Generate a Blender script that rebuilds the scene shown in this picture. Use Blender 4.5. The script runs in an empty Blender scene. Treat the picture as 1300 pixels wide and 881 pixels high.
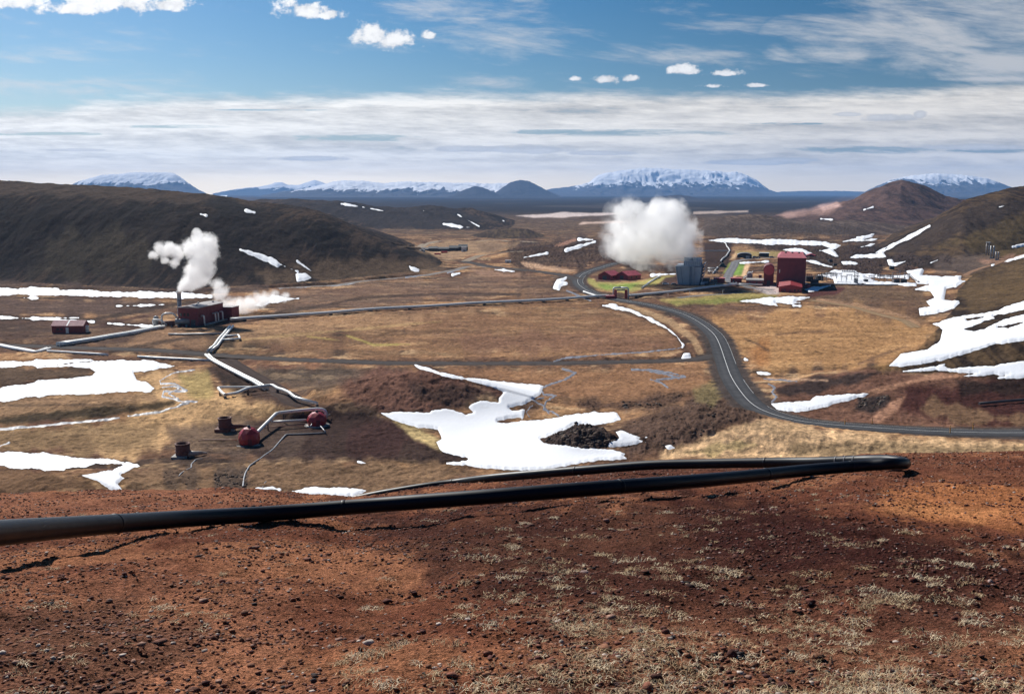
import bpy, bmesh, math, random, time
import numpy as np
from mathutils import Vector, Matrix
random.seed(7); RNG = np.random.default_rng(11)
SC = bpy.context.scene; COL = SC.collection
R = math.radians
f32 = np.float32
# ------------------------------------------------------------------ camera model (eye 57 m above the valley floor)
EYE, FOC, W0, H0 = 57.0, 1264.0, 1300.0, 881.0
PITCH = math.atan((440.5 - 245.0) / FOC)
CP, SP = math.cos(PITCH), math.sin(PITCH)

def sight(u, v):
    """direction of a line of sight as (x/y, z/y)"""
    u = np.asarray(u, float); v = np.asarray(v, float)
    X = (u - W0 / 2) / FOC; Y = -(v - H0 / 2) / FOC
    y = CP + Y * SP; z = -SP + Y * CP
    return X / y, z / y

def proj(x, y, z):
    dz = z - EYE
    fw = np.maximum(y * CP - dz * SP, 0.05)
    up = y * SP + dz * CP
    return W0 / 2 + FOC * x / fw, H0 / 2 - FOC * up / fw

def depth_of(p):
    return p[1] * CP - (p[2] - EYE) * SP

def mpp(p):
    return depth_of(p) / FOC

# ------------------------------------------------------------------ noise
_ga = np.arange(1024) * (2 * math.pi / 1024)
_GX, _GY = np.cos(_ga).astype(f32), np.sin(_ga).astype(f32)
def perlin(x, y, s=0):
    x = np.asarray(x, f32); y = np.asarray(y, f32)
    x0 = np.floor(x); y0 = np.floor(y)
    fx = x - x0; fy = y - y0
    hx = x0.astype(np.int32).view(np.uint32) * np.uint32(374761393) + np.uint32(s * 974711 + 17)
    hy = y0.astype(np.int32).view(np.uint32) * np.uint32(668265263)
    u = fx * fx * fx * (fx * (fx * 6 - 15) + 10); v = fy * fy * fy * (fy * (fy * 6 - 15) + 10)
    def g(dx, dy):
        h = hx + hy
        if dx: h = h + np.uint32(374761393)
        if dy: h = h + np.uint32(668265263)
        h = (h ^ (h >> np.uint32(13))) * np.uint32(1274126177)
        k = ((h ^ (h >> np.uint32(16))) & np.uint32(1023)).astype(np.intp)
        return _GX.take(k) * (fx - f32(dx)) + _GY.take(k) * (fy - f32(dy))
    n00 = g(0, 0); n10 = g(1, 0); n01 = g(0, 1); n11 = g(1, 1)
    a = n00 + u * (n10 - n00); b = n01 + u * (n11 - n01)
    return (a + v * (b - a)) * f32(1.5)

def fbm(x, y, s=0, o=4, lac=2.03, gain=0.5):
    t = 0; a = 1.0
    for i in range(o):
        t = t + a * perlin(x, y, s + i * 31); x = x * lac; y = y * lac; a *= gain
    return t

def sstep(a, b, x):
    t = np.clip((x - a) / (b - a), 0, 1)
    return t * t * (3 - 2 * t)

def softplus(x, k):
    return k * np.logaddexp(0, x / k)

def smax(a, b, k):
    m = np.maximum(a, b)
    return m + k * np.exp(-np.abs(a - b) / k) * 0.35

# ------------------------------------------------------------------ terrain
def table(ps, vs):
    t = np.linspace(0, 1.0, 201)
    y = np.interp(t, ps, vs)
    k = np.ones(21) / 21
    yp = np.concatenate([np.full(10, y[0]), y, np.full(10, y[-1])])
    return t, np.convolve(yp, k, 'valid')

class Hill:
    """a hill from its skyline, the foot of its slope and how far back its ridge lies"""
    def __init__(s, sky, foot, ridge, prof, back=0.05, gul=(40, 4.0)):
        u, v = np.array([p[0] for p in sky], float), np.array([p[1] for p in sky], float)
        a, e = sight(u, v)
        dr = np.array([ridge(t) if callable(ridge) else ridge for t in u], float)
        s.a, s.dr = a, dr
        s.zr = np.maximum(EYE + e * dr, -3)
        fu, fv = np.array([p[0] for p in foot], float), np.array([p[1] for p in foot], float)
        fa, fe = sight(fu, fv)
        s.fa, s.db = fa, -EYE / fe
        s.t, s.p = table(*prof)
        s.back = back; s.gul = gul
    def __call__(s, x, y):
        a = x / np.maximum(y, 1)
        zr = np.interp(a, s.a, s.zr, left=s.zr[0], right=s.zr[-1]); dr = np.interp(a, s.a, s.dr); db = np.interp(a, s.fa, s.db)
        db = np.minimum(db, dr - 30)
        q = (y - db) / (dr - db)
        z = zr * np.interp(q, s.t, s.p)
        z = np.where(q > 1, zr - (y - dr) * s.back, z)
        return np.where(q < 0, -3.0, np.maximum(z, -3.0))

CLIFF = ([0, .12, .5, .62, 1], [0, .10, .72, .86, 1])
SLOPE = ([0, .2, .7, 1], [0, .13, .75, 1])
HILLS = [
    Hill([(-900, 226), (-300, 226), (0, 230), (100, 233), (200, 239), (240, 243), (300, 250), (330, 256), (370, 259), (406, 267), (432, 279), (457, 291), (482, 302), (508, 313), (533, 323), (558, 332), (572, 338), (590, 346), (640, 348)],
         [(-900, 362), (0, 362), (100, 367), (230, 373), (353, 366), (431, 360), (487, 354), (546, 347), (579, 341), (640, 338)],
         lambda u: 860 - 60 * max(0, min(1, (u - 350) / 220)), CLIFF, 0.03, (38, 2.2)),
    Hill([(230, 262), (300, 254), (330, 252), (375, 250), (430, 254), (470, 260), (520, 261), (560, 261), (600, 266), (640, 276), (665, 287), (700, 297), (730, 298)],
         [(230, 292), (480, 292), (560, 294), (660, 296), (730, 296)], 2050, ([0, .1, .55, .75, 1], [0, .1, .75, .9, 1]), 0.05, (110, 7.0)),
    Hill([(1040, 334), (1070, 330), (1085, 322), (1122, 312), (1140, 303), (1165, 292), (1185, 281), (1197, 270), (1224, 253), (1249, 246), (1282, 237), (1300, 234), (1400, 226), (1900, 205)],
         [(1040, 333), (1082, 329), (1150, 346), (1222, 350), (1300, 343), (1400, 338), (1900, 330)], 1000, SLOPE, 0.02, (45, 3.2)),
    Hill([(930, 296), (960, 284), (985, 273), (1010, 269), (1040, 263), (1060, 257), (1084, 251), (1102, 242), (1125, 233), (1145, 227), (1165, 231), (1180, 237), (1200, 246), (1240, 256), (1300, 262), (1500, 270)],
         [(930, 287), (1060, 290), (1300, 290), (1500, 290)], 2350, SLOPE, 0.12, (90, 9.0)),
    Hill([(868, 300), (885, 291), (905, 281), (925, 274), (950, 272), (980, 274), (1010, 279), (1050, 280), (1090, 280), (1130, 284), (1180, 290), (1300, 295)],
         [(868, 303), (1000, 304), (1130, 300), (1300, 300)], 1560, ([0, .3, .7, 1], [0, .4, .8, 1]), 0.06, (50, 3.0)),
    Hill([(560, 308), (590, 301), (620, 293), (645, 289), (670, 291), (693, 299), (715, 305), (740, 306)],
         [(560, 305), (650, 306), (740, 305)], 1330, SLOPE, 0.10, (40, 1.5)),
]
NEAR_R = Hill([(940, 508), (965, 498), (985, 490), (1040, 477), (1100, 472), (1200, 479), (1300, 484), (1500, 486)],
              [(940, 505), (985, 515), (1050, 527), (1200, 540), (1300, 543), (1500, 543)], 292, SLOPE, 0.16)
# right valley side: foot line on the plain
_fp = [(1310, 560), (1040, 480), (1130, 460), (1190, 400), (1200, 372), (1222, 352)]
_fa, _fe = sight([p[0] for p in _fp], [p[1] for p in _fp])
FOOT_Y = -EYE / _fe; FOOT_X = _fa * FOOT_Y
FOOT_X[0] = 175
BUMPS = []
def bump(u, v, h, rx, ry):
    a, e = sight(u, v); y = -(EYE - h * .4) / e
    BUMPS.append((float(a * y), float(y), h, rx, ry))
bump(470, 508, 4.5, 26, 22); bump(575, 505, 5.0, 24, 16)
bump(742, 560, 3.2, 8, 6); bump(60, 479, 2.2, 16, 12); bump(878, 535, 3.5, 17, 16); bump(935, 545, 3.0, 22, 12)
bump(70, 618, 4.0, 30, 14); bump(250, 520, 2.5, 25, 12); bump(90, 520, 2.0, 30, 8)
bump(1000, 560, 3.0, 40, 9); bump(330, 590, 1.5, 25, 12)
bump(690, 322, 7, 60, 60); bump(720, 325, 6, 50, 60); bump(840, 330, 5, 60, 50); bump(1010, 300, 6, 90, 50); bump(1090, 316, 7, 40, 40)
# crest line of the foreground slope
_cu = np.array([-300, 0, 100, 300, 445, 582, 672, 823, 990, 1100, 1300, 1600], float)
_cv = np.array([628, 628, 626, 622, 632, 617, 609, 597, 593, 579, 576, 574], float)
_ca, _ce = sight(_cu, _cv)
_cd = np.interp(_ca, [-.5, 0, .5], [38, 40, 44])
_cs = -_ce - 1.8 / _cd - .0069

def z_slope(x, y):
    yy = np.maximum(y, 7.0)
    a = np.clip(x / yy, -.9, .9)
    s = np.interp(a, _ca, _cs); c = np.interp(a, _ca, _cd)
    w = sstep(4, 20, y); s = s * w + (1 - w) * .232
    return 55.2 - s * y - .1 * softplus(y - c, 4.0) - .16 * softplus(y - 95, 6.0)

def z_plain(x, y):
    lim = sstep(150, 260, y)
    z = lim * (1.1 * perlin(x / 55, y / 70, 3) + .5 * perlin(x / 21, y / 26, 4))
    z = z * (1 + 1.5 * sstep(900, 1500, y)) * (1 - .8 * sstep(2500, 4000, y))
    for bx, by, h, rx, ry in BUMPS:
        z = z + h * np.exp(-((x - bx) / rx) ** 2 - ((y - by) / ry) ** 2)
    return z

def hill_parts(x, y):
    hs = [h(x, y) for h in HILLS]
    xf = np.interp(y, FOOT_Y[np.argsort(FOOT_Y)], FOOT_X[np.argsort(FOOT_Y)])
    xf = xf + 500 * sstep(760, 900, y)
    side = softplus(x - xf, 5.0) * .23
    side = 42 * np.tanh(side / 42) * sstep(235, 300, y) * (1 - sstep(760, 900, y)) - .3
    hs[2] = np.maximum(hs[2], side)
    return hs, NEAR_R(x, y)

def z_smooth(x, y, parts=False):
    """the land without its small roughness, roads and pads"""
    x = np.asarray(x, float); y = np.asarray(y, float)
    z = z_plain(x, y)
    hs, nr = hill_parts(x, y)
    base = smax(z, z + nr, 1.0)
    ids = np.zeros(np.shape(x), np.int8); best = np.full(np.shape(x), 1.5)
    for i, (h, H) in enumerate(zip(hs, HILLS)):
        L, amp = H.gul
        on = h > 0
        if not on.any(): continue
        hf, xf_, yf_ = h, x, y
        h = hf[on]; x = np.broadcast_to(xf_, hf.shape)[on]; y = np.broadcast_to(yf_, hf.shape)[on]
        k = np.clip(h / 25, 0, 1)
        # gullies run down the slope: stretched along the line to the ridge
        wq = 6 * perlin(x / 60, y / 60, 40 + i)
        rg = 1 - np.abs(perlin((x + wq * 3) / L, y / (L * 4.5), 50 + i)) * 2
        rg2 = 1 - np.abs(perlin((x + wq * 2) / (L * .37), y / (L * 2.2), 60 + i)) * 2
        hh = h - k * amp * (.55 * rg + .25 * rg2) * np.where(h > 0, 1, 0) * .9
        hh = hh + k * amp * .35 * fbm(x / (L * .8), y / (L * .8), 70 + i, 3) + k * amp * .10 * fbm(x / (L * .12), y / (L * .5), 75 + i, 3)
        full = hf.copy(); full[on] = hh; hh = full; h, x, y = hf, xf_, yf_
        base2 = np.maximum(base, hh)
        ids = np.where(hh > np.maximum(base, best), i + 1, ids); best = np.where(hh > np.maximum(base, best), hh, best)
        base = smax(base, hh, 1.2) if i != 3 else base2
    s = z_slope(x, y)
    out = smax(base, s, 1.5)
    if parts:
        return out, ids
    return out

def hit(u, v, z_off=0.0, d0=100.0, d1=6500.0, fn=None):
    """where lines of sight meet the land: arrays of world points"""
    fn = fn or z_smooth
    u = np.atleast_1d(np.asarray(u, float)); v = np.atleast_1d(np.asarray(v, float))
    a, e = sight(u, v); a = a[:, None]; e = e[:, None]
    off = np.broadcast_to(np.asarray(z_off, float), u.shape)[:, None]
    n = int(math.log(d1 / d0) / .006)
    ds = np.repeat(d0 * np.exp(np.linspace(0, math.log(d1 / d0), n))[None, :], len(u), 0)
    for it in range(2):
        g = EYE + e * ds - fn(a * ds, ds) - off < 0
        g[:, -1] = True
        i = np.maximum(g.argmax(1), 1); r = np.arange(len(u))
        lo, hi = ds[r, i - 1], ds[r, i]
        if it == 0:
            ds = lo[:, None] + (hi - lo)[:, None] * np.linspace(0, 1, 40)[None, :]
    d = (lo + hi) / 2
    return np.stack([a[:, 0] * d, d, EYE + e[:, 0] * d], -1)

# ------------------------------------------------------------------ roads and tracks (their own height profiles shape the land)
def resample(pts, step):
    pts = np.asarray(pts, float)
    # Catmull-Rom in plan, then even steps
    P = np.vstack([2 * pts[0] - pts[1], pts, 2 * pts[-1] - pts[-2]])
    out = []
    for i in range(1, len(P) - 2):
        p0, p1, p2, p3 = P[i - 1], P[i], P[i + 1], P[i + 2]
        n = max(2, int(np.linalg.norm(p2[:2] - p1[:2]) / step))
        t = np.linspace(0, 1, n, endpoint=False)[:, None]
        out.append(.5 * ((2 * p1) + (-p0 + p2) * t + (2 * p0 - 5 * p1 + 4 * p2 - p3) * t ** 2 + (-p0 + 3 * p1 - 3 * p2 + p3) * t ** 3))
    out.append(pts[-1:])
    return np.vstack(out)

class Way:
    def __init__(s, px, width, lift, flat, smooth=9, step=2.0, extend=None, d0=165.0):
        p = hit([q[0] for q in px], [q[1] for q in px], d0=d0, fn=land)
        if extend: p = np.vstack([p, np.array(extend, float)])
        p = resample(p, step)
        z = land(p[:, 0], p[:, 1])
        k = max(3, int(smooth)) | 1
        zp = np.concatenate([np.full(k // 2, z[0]), z, np.full(k // 2, z[-1])])
        z = np.convolve(zp, np.ones(k) / k, 'valid')
        p[:, 2] = z + lift
        s.p, s.w, s.flat = p, width, flat

PADS = []          # level building plots: x, y, z, radius x, radius y
def pad(u, v, rx, ry, dz=0.0):
    p = hit(u, v)[0]
    PADS.append((p[0], p[1], p[2] + dz, rx, ry)); return p
pad(258, 406, 24, 30); pad(90, 421, 14, 10); pad(880, 360, 22, 18); pad(1003, 364, 26, 45); pad(783, 354, 26, 20)
pad(340, 545, 24, 13); pad(955, 326, 45, 25); pad(945, 358, 40, 14); pad(562, 318, 45, 25); pad(787, 379, 12, 8); pad(1115, 352, 70, 16)

def land(x, y, ways=True):
    """finished ground height (no fine roughness)"""
    z = z_smooth(x, y)
    for cx, cy, cz, rx, ry in PADS:
        q = np.sqrt(((x - cx) / rx) ** 2 + ((y - cy) / ry) ** 2)
        w = 1 - sstep(.75, 1.25, q)
        z = z * (1 - w) + cz * w
    return z

WAYS = {}
def make_ways():
    WAYS['road'] = Way([(830, 318), (800, 328), (780, 335), (762, 340.5), (748, 345), (738, 350), (733.5, 356), (735, 362), (743, 368), (757, 374), (775, 379), (800, 383.5), (840, 392), (870, 401), (890, 411), (905, 424), (914, 440), (921, 460), (929, 480), (940, 499), (955, 514), (975, 525), (1010, 534), (1050, 540), (1100, 544), (1200, 549.5), (1300, 552)], 7.6, .5, 5.0, 15, extend=[(160, 236, 0), (230, 240, 0)])
    WAYS['side_road'] = Way([(-15, 439), (60, 441), (150, 443.5), (220, 447), (268, 451), (330, 455), (400, 458), (480, 460.5), (560, 462), (650, 462.5), (720, 461.5), (790, 460), (850, 458.5), (885, 456.5), (908, 452)], 6.0, .35, 3.5, 15)
    WAYS['pad_track'] = Way([(287, 456), (297, 463), (315, 474), (345, 491), (370, 505.5), (390, 516)], 7.0, .08, 3.0, 11)
    WAYS['far_road'] = Way([(589, 332), (614, 337.5), (640, 341), (670, 344), (700, 347.5), (722, 352), (734, 358)], 8.0, .3, 4.0, 9)
    WAYS['path_a'] = Way([(353, 366), (400, 363.5), (431, 361.5), (487, 355), (546, 348.5), (579, 342.5), (599, 338), (640, 340)], 7.0, .1, 3.0, 9)
    WAYS['path_b'] = Way([(590, 332), (609, 325), (635, 321), (665, 319)], 9.0, .1, 3.0, 9)
    WAYS['path_c'] = Way([(507, 312.5), (546, 309), (584, 306), (635, 305), (680, 308)], 11.0, .1, 3.0, 9)
    WAYS['path_d'] = Way([(1028, 381), (1055, 385), (1084, 390), (1122, 400.5), (1148, 407.5), (1163, 416)], 5.0, .1, 2.5, 9)
    WAYS['path_e'] = Way([(1224, 351), (1232, 346), (1245, 341), (1262, 336), (1280, 330), (1302, 322)], 4.0, .2, 2.0, 9)
    WAYS['path_f'] = Way([(700, 352), (715, 353), (733, 356)], 6.0, .3, 2.0, 9)
    WAYS['plant_road'] = Way([(982, 368), (960, 366.5), (945, 363), (932, 360.5), (924, 354), (926, 347), (931, 339), (936, 331.5), (950, 329), (985, 327)], 7.0, .12, 3.0, 9)
    WAYS['plant_lane'] = Way([(985, 371), (955, 371.5), (910, 374), (860, 378.5)], 4.5, .12, 3.0, 9)
make_ways()

def hitl(u, v, off=0.0, d0=165.0):
    return hit(u, v, off, d0=d0, fn=land)
def G(u, v):
    return hitl(u, v)[0]
# ------------------------------------------------------------------ materials
def rgba(c): return (c[0], c[1], c[2], 1.0)
class X:
    """small arithmetic on shader sockets"""
    def __init__(s, nt, o): s.nt, s.o = nt, o
    def _m(s, op, *a):
        n = s.nt.nodes.new('ShaderNodeMath'); n.operation = op
        for i, v in enumerate((s,) + a):
            if isinstance(v, X): s.nt.links.new(v.o, n.inputs[i])
            else: n.inputs[i].default_value = v
        return X(s.nt, n.outputs[0])
    def __add__(s, b): return s._m('ADD', b)
    def __sub__(s, b): return s._m('SUBTRACT', b)
    def __mul__(s, b): return s._m('MULTIPLY', b)
    def __truediv__(s, b): return s._m('DIVIDE', b)
    def mx(s, b): return s._m('MAXIMUM', b)
    def mn(s, b): return s._m('MINIMUM', b)
    def rsub(s, c): return (s * -1.0) + c
    def pw(s, b): return s._m('POWER', b)
    def step(s, a, b, lo=0.0, hi=1.0, smooth=True):
        n = s.nt.nodes.new('ShaderNodeMapRange')
        n.interpolation_type = 'SMOOTHSTEP' if smooth else 'LINEAR'
        s.nt.links.new(s.o, n.inputs['Value'])
        for k, v in zip(('From Min', 'From Max', 'To Min', 'To Max'), (a, b, lo, hi)):
            n.inputs[k].default_value = v
        return X(s.nt, n.outputs[0])
def noise(nt, vec, scale, detail=4, rough=.55, dist=0.0, dim='3D'):
    n = nt.nodes.new('ShaderNodeTexNoise'); n.noise_dimensions = dim
    n.inputs['Scale'].default_value = scale; n.inputs['Detail'].default_value = detail
    n.inputs['Roughness'].default_value = rough; n.inputs['Distortion'].default_value = dist
    if vec is not None: nt.links.new(vec, n.inputs['Vector'])
    return X(nt, n.outputs[0])
def mapping(nt, vec, sc=(1, 1, 1), loc=(0, 0, 0), rot=(0, 0, 0)):
    n = nt.nodes.new('ShaderNodeMapping'); n.inputs['Scale'].default_value = sc; n.inputs['Location'].default_value = loc; n.inputs['Rotation'].default_value = rot
    nt.links.new(vec, n.inputs['Vector']); return n.outputs[0]
def mixc(nt, fac, a, b, mode='MIX'):
    n = nt.nodes.new('ShaderNodeMix'); n.data_type = 'RGBA'; n.blend_type = mode
    for i, v in ((0, fac), (6, a), (7, b)):
        if isinstance(v, X): nt.links.new(v.o, n.inputs[i])
        elif hasattr(v, 'links') or isinstance(v, bpy.types.NodeSocket): nt.links.new(v, n.inputs[i])
        elif i == 0: n.inputs[0].default_value = v
        else: n.inputs[i].default_value = rgba(v)
    return n.outputs[2]
def new_mat(name):
    m = bpy.data.materials.new(name); m.use_nodes = True
    nt = m.node_tree; b = nt.nodes['Principled BSDF']
    return m, nt, b
def coord(nt, k='Object'):
    return nt.nodes.new('ShaderNodeTexCoord').outputs[k]
def bumpn(nt, b, h, strength=.5, dist=.05):
    n = nt.nodes.new('ShaderNodeBump'); n.inputs['Strength'].default_value = strength; n.inputs['Distance'].default_value = dist
    nt.links.new(h.o, n.inputs['Height']); nt.links.new(n.outputs[0], b.inputs['Normal'])
def attr(nt, name):
    n = nt.nodes.new('ShaderNodeAttribute'); n.attribute_name = name; return n.outputs['Color']

def mat_paint(name, c, rough=.5, metal=0.0, var=.25, scale=.6, dirt=(.10, .075, .055), ribs=None, spec=.5):
    m, nt, b = new_mat(name)
    co = coord(nt)
    n1 = noise(nt, co, scale, 5, .6); n2 = noise(nt, mapping(nt, co, (1.6, 1.6, .18)), scale * 2.2, 4, .6)
    col = mixc(nt, n1.step(.35, .75), c, tuple(x * (1 - var) for x in c))
    col = mixc(nt, n2.step(.58, .8, 0, .45), col, dirt)
    nt.links.new(col, b.inputs['Base Color'])
    b.inputs['Metallic'].default_value = metal; b.inputs['Specular IOR Level'].default_value = spec
    nt.links.new((n1 * .25 + (rough - .12)).o, b.inputs['Roughness'])
    if ribs:
        w = nt.nodes.new('ShaderNodeTexWave'); w.bands_direction = ribs[0]; w.inputs['Scale'].default_value = ribs[1]
        nt.links.new(co, w.inputs['Vector'])
        bumpn(nt, b, X(nt, w.outputs['Fac']), .6, .06)
    return m

def mat_land(name, fine=True):
    m, nt, b = new_mat(name)
    co = coord(nt); c = attr(nt, 'tint')
    a = noise(nt, co, .11, 6, .65); g = noise(nt, co, .9, 5, .7); h = noise(nt, mapping(nt, co, (1, 1, 1), (31, 7, 3)), 3.5, 4, .7)
    v = a * .9 + g * 1.1 + h * .5            # about 1.25
    v = (v - 1.25) * 1.7 + 1.04
    v = v.mx(.3)
    mul = nt.nodes.new('ShaderNodeVectorMath'); mul.operation = 'SCALE'
    nt.links.new(c, mul.inputs[0]); nt.links.new(v.o, mul.inputs['Scale'])
    # straw and dark earth specks
    s = noise(nt, mapping(nt, co, (1, 1, 1), (5, 90, 0)), .45, 6, .72)
    def scaled(k):
        n_ = nt.nodes.new('ShaderNodeVectorMath'); n_.operation = 'MULTIPLY'; nt.links.new(mul.outputs[0], n_.inputs[0]); n_.inputs[1].default_value = k; return n_.outputs[0]
    col = mixc(nt, s.step(.54, .68, 0, .8), mul.outputs[0], scaled((1.75, 1.72, 1.6)))
    d = noise(nt, mapping(nt, co, (1, 1, 1), (55, 9, 0)), .3, 6, .75)
    col = mixc(nt, d.step(.53, .66, 0, .8), col, scaled((.36, .36, .40)))
    nt.links.new(col, b.inputs['Base Color'])
    b.inputs['Roughness'].default_value = 1.0; b.inputs['Specular IOR Level'].default_value = .02
    bumpn(nt, b, g * .7 + h * .3 + a * 1.5, .7, .6)
    return m

def mat_near(name):
    m, nt, b = new_mat(name)
    co = coord(nt); c = attr(nt, 'tint')
    a = noise(nt, co, 2.2, 6, .7); g = noise(nt, co, 14, 5, .75); h = noise(nt, co, 55, 3, .7)
    v = ((a * .6 + g * 1.0 + h * 1.1) - 1.35) * 3.6 + 1.08
    v = v.mx(.12)
    mul = nt.nodes.new('ShaderNodeVectorMath'); mul.operation = 'SCALE'
    nt.links.new(c, mul.inputs[0]); nt.links.new(v.o, mul.inputs['Scale'])
    vo = nt.nodes.new('ShaderNodeTexVoronoi'); vo.inputs['Scale'].default_value = 19
    nt.links.new(co, vo.inputs['Vector'])
    sp = noise(nt, mapping(nt, co, (1, 1, 1), (3, 3, 3)), 21, 3, .7)
    col = mixc(nt, sp.step(.64, .72, 0, .6), mul.outputs[0], (.40, .27, .19))
    dk = noise(nt, mapping(nt, co, (1, 1, 1), (9, 3, 3)), 9, 5, .8)
    col = mixc(nt, dk.step(.6, .7, 0, .7), col, (.035, .016, .012))
    nt.links.new(col, b.inputs['Base Color'])
    b.inputs['Roughness'].default_value = 1.0; b.inputs['Specular IOR Level'].default_value = .03
    bumpn(nt, b, X(nt, vo.outputs['Distance']) * .5 + g * 1.2 + h * .6, 1.0, .09)
    return m

def mat_snow():
    m, nt, b = new_mat('snow')
    co = coord(nt)
    n = noise(nt, co, .25, 6, .65); n2 = noise(nt, co, .06, 4, .6)
    col = mixc(nt, n.step(.55, .8, 0, .5), (.86, .87, .89), (.62, .60, .57))
    col = mixc(nt, n2.step(.58, .78, 0, .35), col, (.60, .56, .50))
    nt.links.new(col, b.inputs['Base Color']); b.inputs['Roughness'].default_value = .7; b.inputs['Specular IOR Level'].default_value = .2
    bumpn(nt, b, noise(nt, co, 1.2, 4, .6), .25, .3)
    return m

def mat_road(name, c, edge):
    m, nt, b = new_mat(name)
    co = coord(nt); w = attr(nt, 'across')
    n = noise(nt, co, .25, 6, .7); g = noise(nt, co, 3, 4, .7)
    col = mixc(nt, (n * .6 + g * .6).step(.4, .85), tuple(x * .7 for x in c), tuple(x * 1.3 for x in c))
    sep = nt.nodes.new('ShaderNodeSeparateColor'); nt.links.new(w, sep.inputs[0])
    e = (X(nt, sep.outputs[0]) + (n - .5) * .22).step(.8, .95)
    col = mixc(nt, e, col, edge)
    # worn wheel tracks
    tr = X(nt, sep.outputs[1]) * (n.step(.3, .7, .3, .8))
    col = mixc(nt, tr, col, tuple(min(1, x * 1.45 + .01) for x in c))
    nt.links.new(col, b.inputs['Base Color']); b.inputs['Roughness'].default_value = .95; b.inputs['Specular IOR Level'].default_value = .06
    bumpn(nt, b, g, .3, .05)
    return m

def mat_mountain(name, rock, snow_lo, snow_hi, streak, cover):
    m, nt, b = new_mat(name)
    co = coord(nt)
    s = nt.nodes.new('ShaderNodeSeparateXYZ'); nt.links.new(co, s.inputs[0]); z = X(nt, s.outputs[2])
    n = noise(nt, mapping(nt, co, (.0062, .0004, .0009)), 1.0, 6, .68)
    n2 = noise(nt, co, .0021, 6, .7)
    n3 = noise(nt, co, .012, 5, .7)
    g = nt.nodes.new('ShaderNodeNewGeometry'); sg = nt.nodes.new('ShaderNodeSeparateXYZ'); nt.links.new(g.outputs['Normal'], sg.inputs[0])
    up = X(nt, sg.outputs[2])
    alt = z.step(snow_lo, snow_hi, 0, 1, False)
    k = alt * cover + (n - .5) * (streak * 1.7) + (n2 - .5) * 1.3 + (up - .86) * .7 + (n3 - .5) * .3
    f = k.step(.47, .56) * z.step(snow_lo * .35, snow_lo * .8)
    rc = mixc(nt, n3.step(.3, .7), tuple(x * .7 for x in rock), tuple(x * 1.35 for x in rock))
    col = mixc(nt, f, rc, (.80, .81, .84))
    nt.links.new(col, b.inputs['Base Color']); b.inputs['Roughness'].default_value = 1.0; b.inputs['Specular IOR Level'].default_value = .03
    return m

# ------------------------------------------------------------------ object helpers
def tag(o, label=None, cat=None, group=None, kind=None):
    if label: o['label'] = label
    if cat: o['category'] = cat
    if group: o['group'] = group
    if kind: o['kind'] = kind
    return o
def link(name, me, mat=None, parent=None):
    o = bpy.data.objects.new(name, me); COL.objects.link(o)
    if mat is not None and me is not None: me.materials.append(mat)
    if parent is not None: o.parent = parent
    return o
def thing(name, label, cat, loc=(0, 0, 0), rz=0.0, group=None):
    o = bpy.data.objects.new(name, None); COL.objects.link(o)
    o.location = loc; o.rotation_euler = (0, 0, rz); o.empty_display_size = .5
    return tag(o, label, cat, group)
def dup(root, loc, rz=0.0, label=None, scale=None):
    r = root.copy(); COL.objects.link(r); r.location = loc; r.rotation_euler = (0, 0, rz)
    if label: r['label'] = label
    if scale: r.scale = scale
    for ch in list(root.children):
        c = ch.copy(); COL.objects.link(c); c.parent = r
        for gch in ch.children:
            d = gch.copy(); COL.objects.link(d); d.parent = c
    return r
def np_mesh(name, co, quads, smooth=False, loops=4):
    me = bpy.data.meshes.new(name)
    nv, nf = len(co), len(quads)
    me.vertices.add(nv); me.vertices.foreach_set('co', np.ascontiguousarray(co, f32).ravel())
    me.loops.add(nf * loops); me.loops.foreach_set('vertex_index', np.ascontiguousarray(quads, np.int32).ravel())
    me.polygons.add(nf); me.polygons.foreach_set('loop_start', np.arange(0, nf * loops, loops, dtype=np.int32))
    me.update(calc_edges=True)
    if smooth: me.polygons.foreach_set('use_smooth', np.ones(nf, bool))
    return me
def set_attr(me, name, rgb):
    at = me.attributes.new(name, 'FLOAT_COLOR', 'POINT')
    c = np.ones((len(rgb), 4), f32); c[:, :3] = rgb
    at.data.foreach_set('color', c.ravel())

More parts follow.
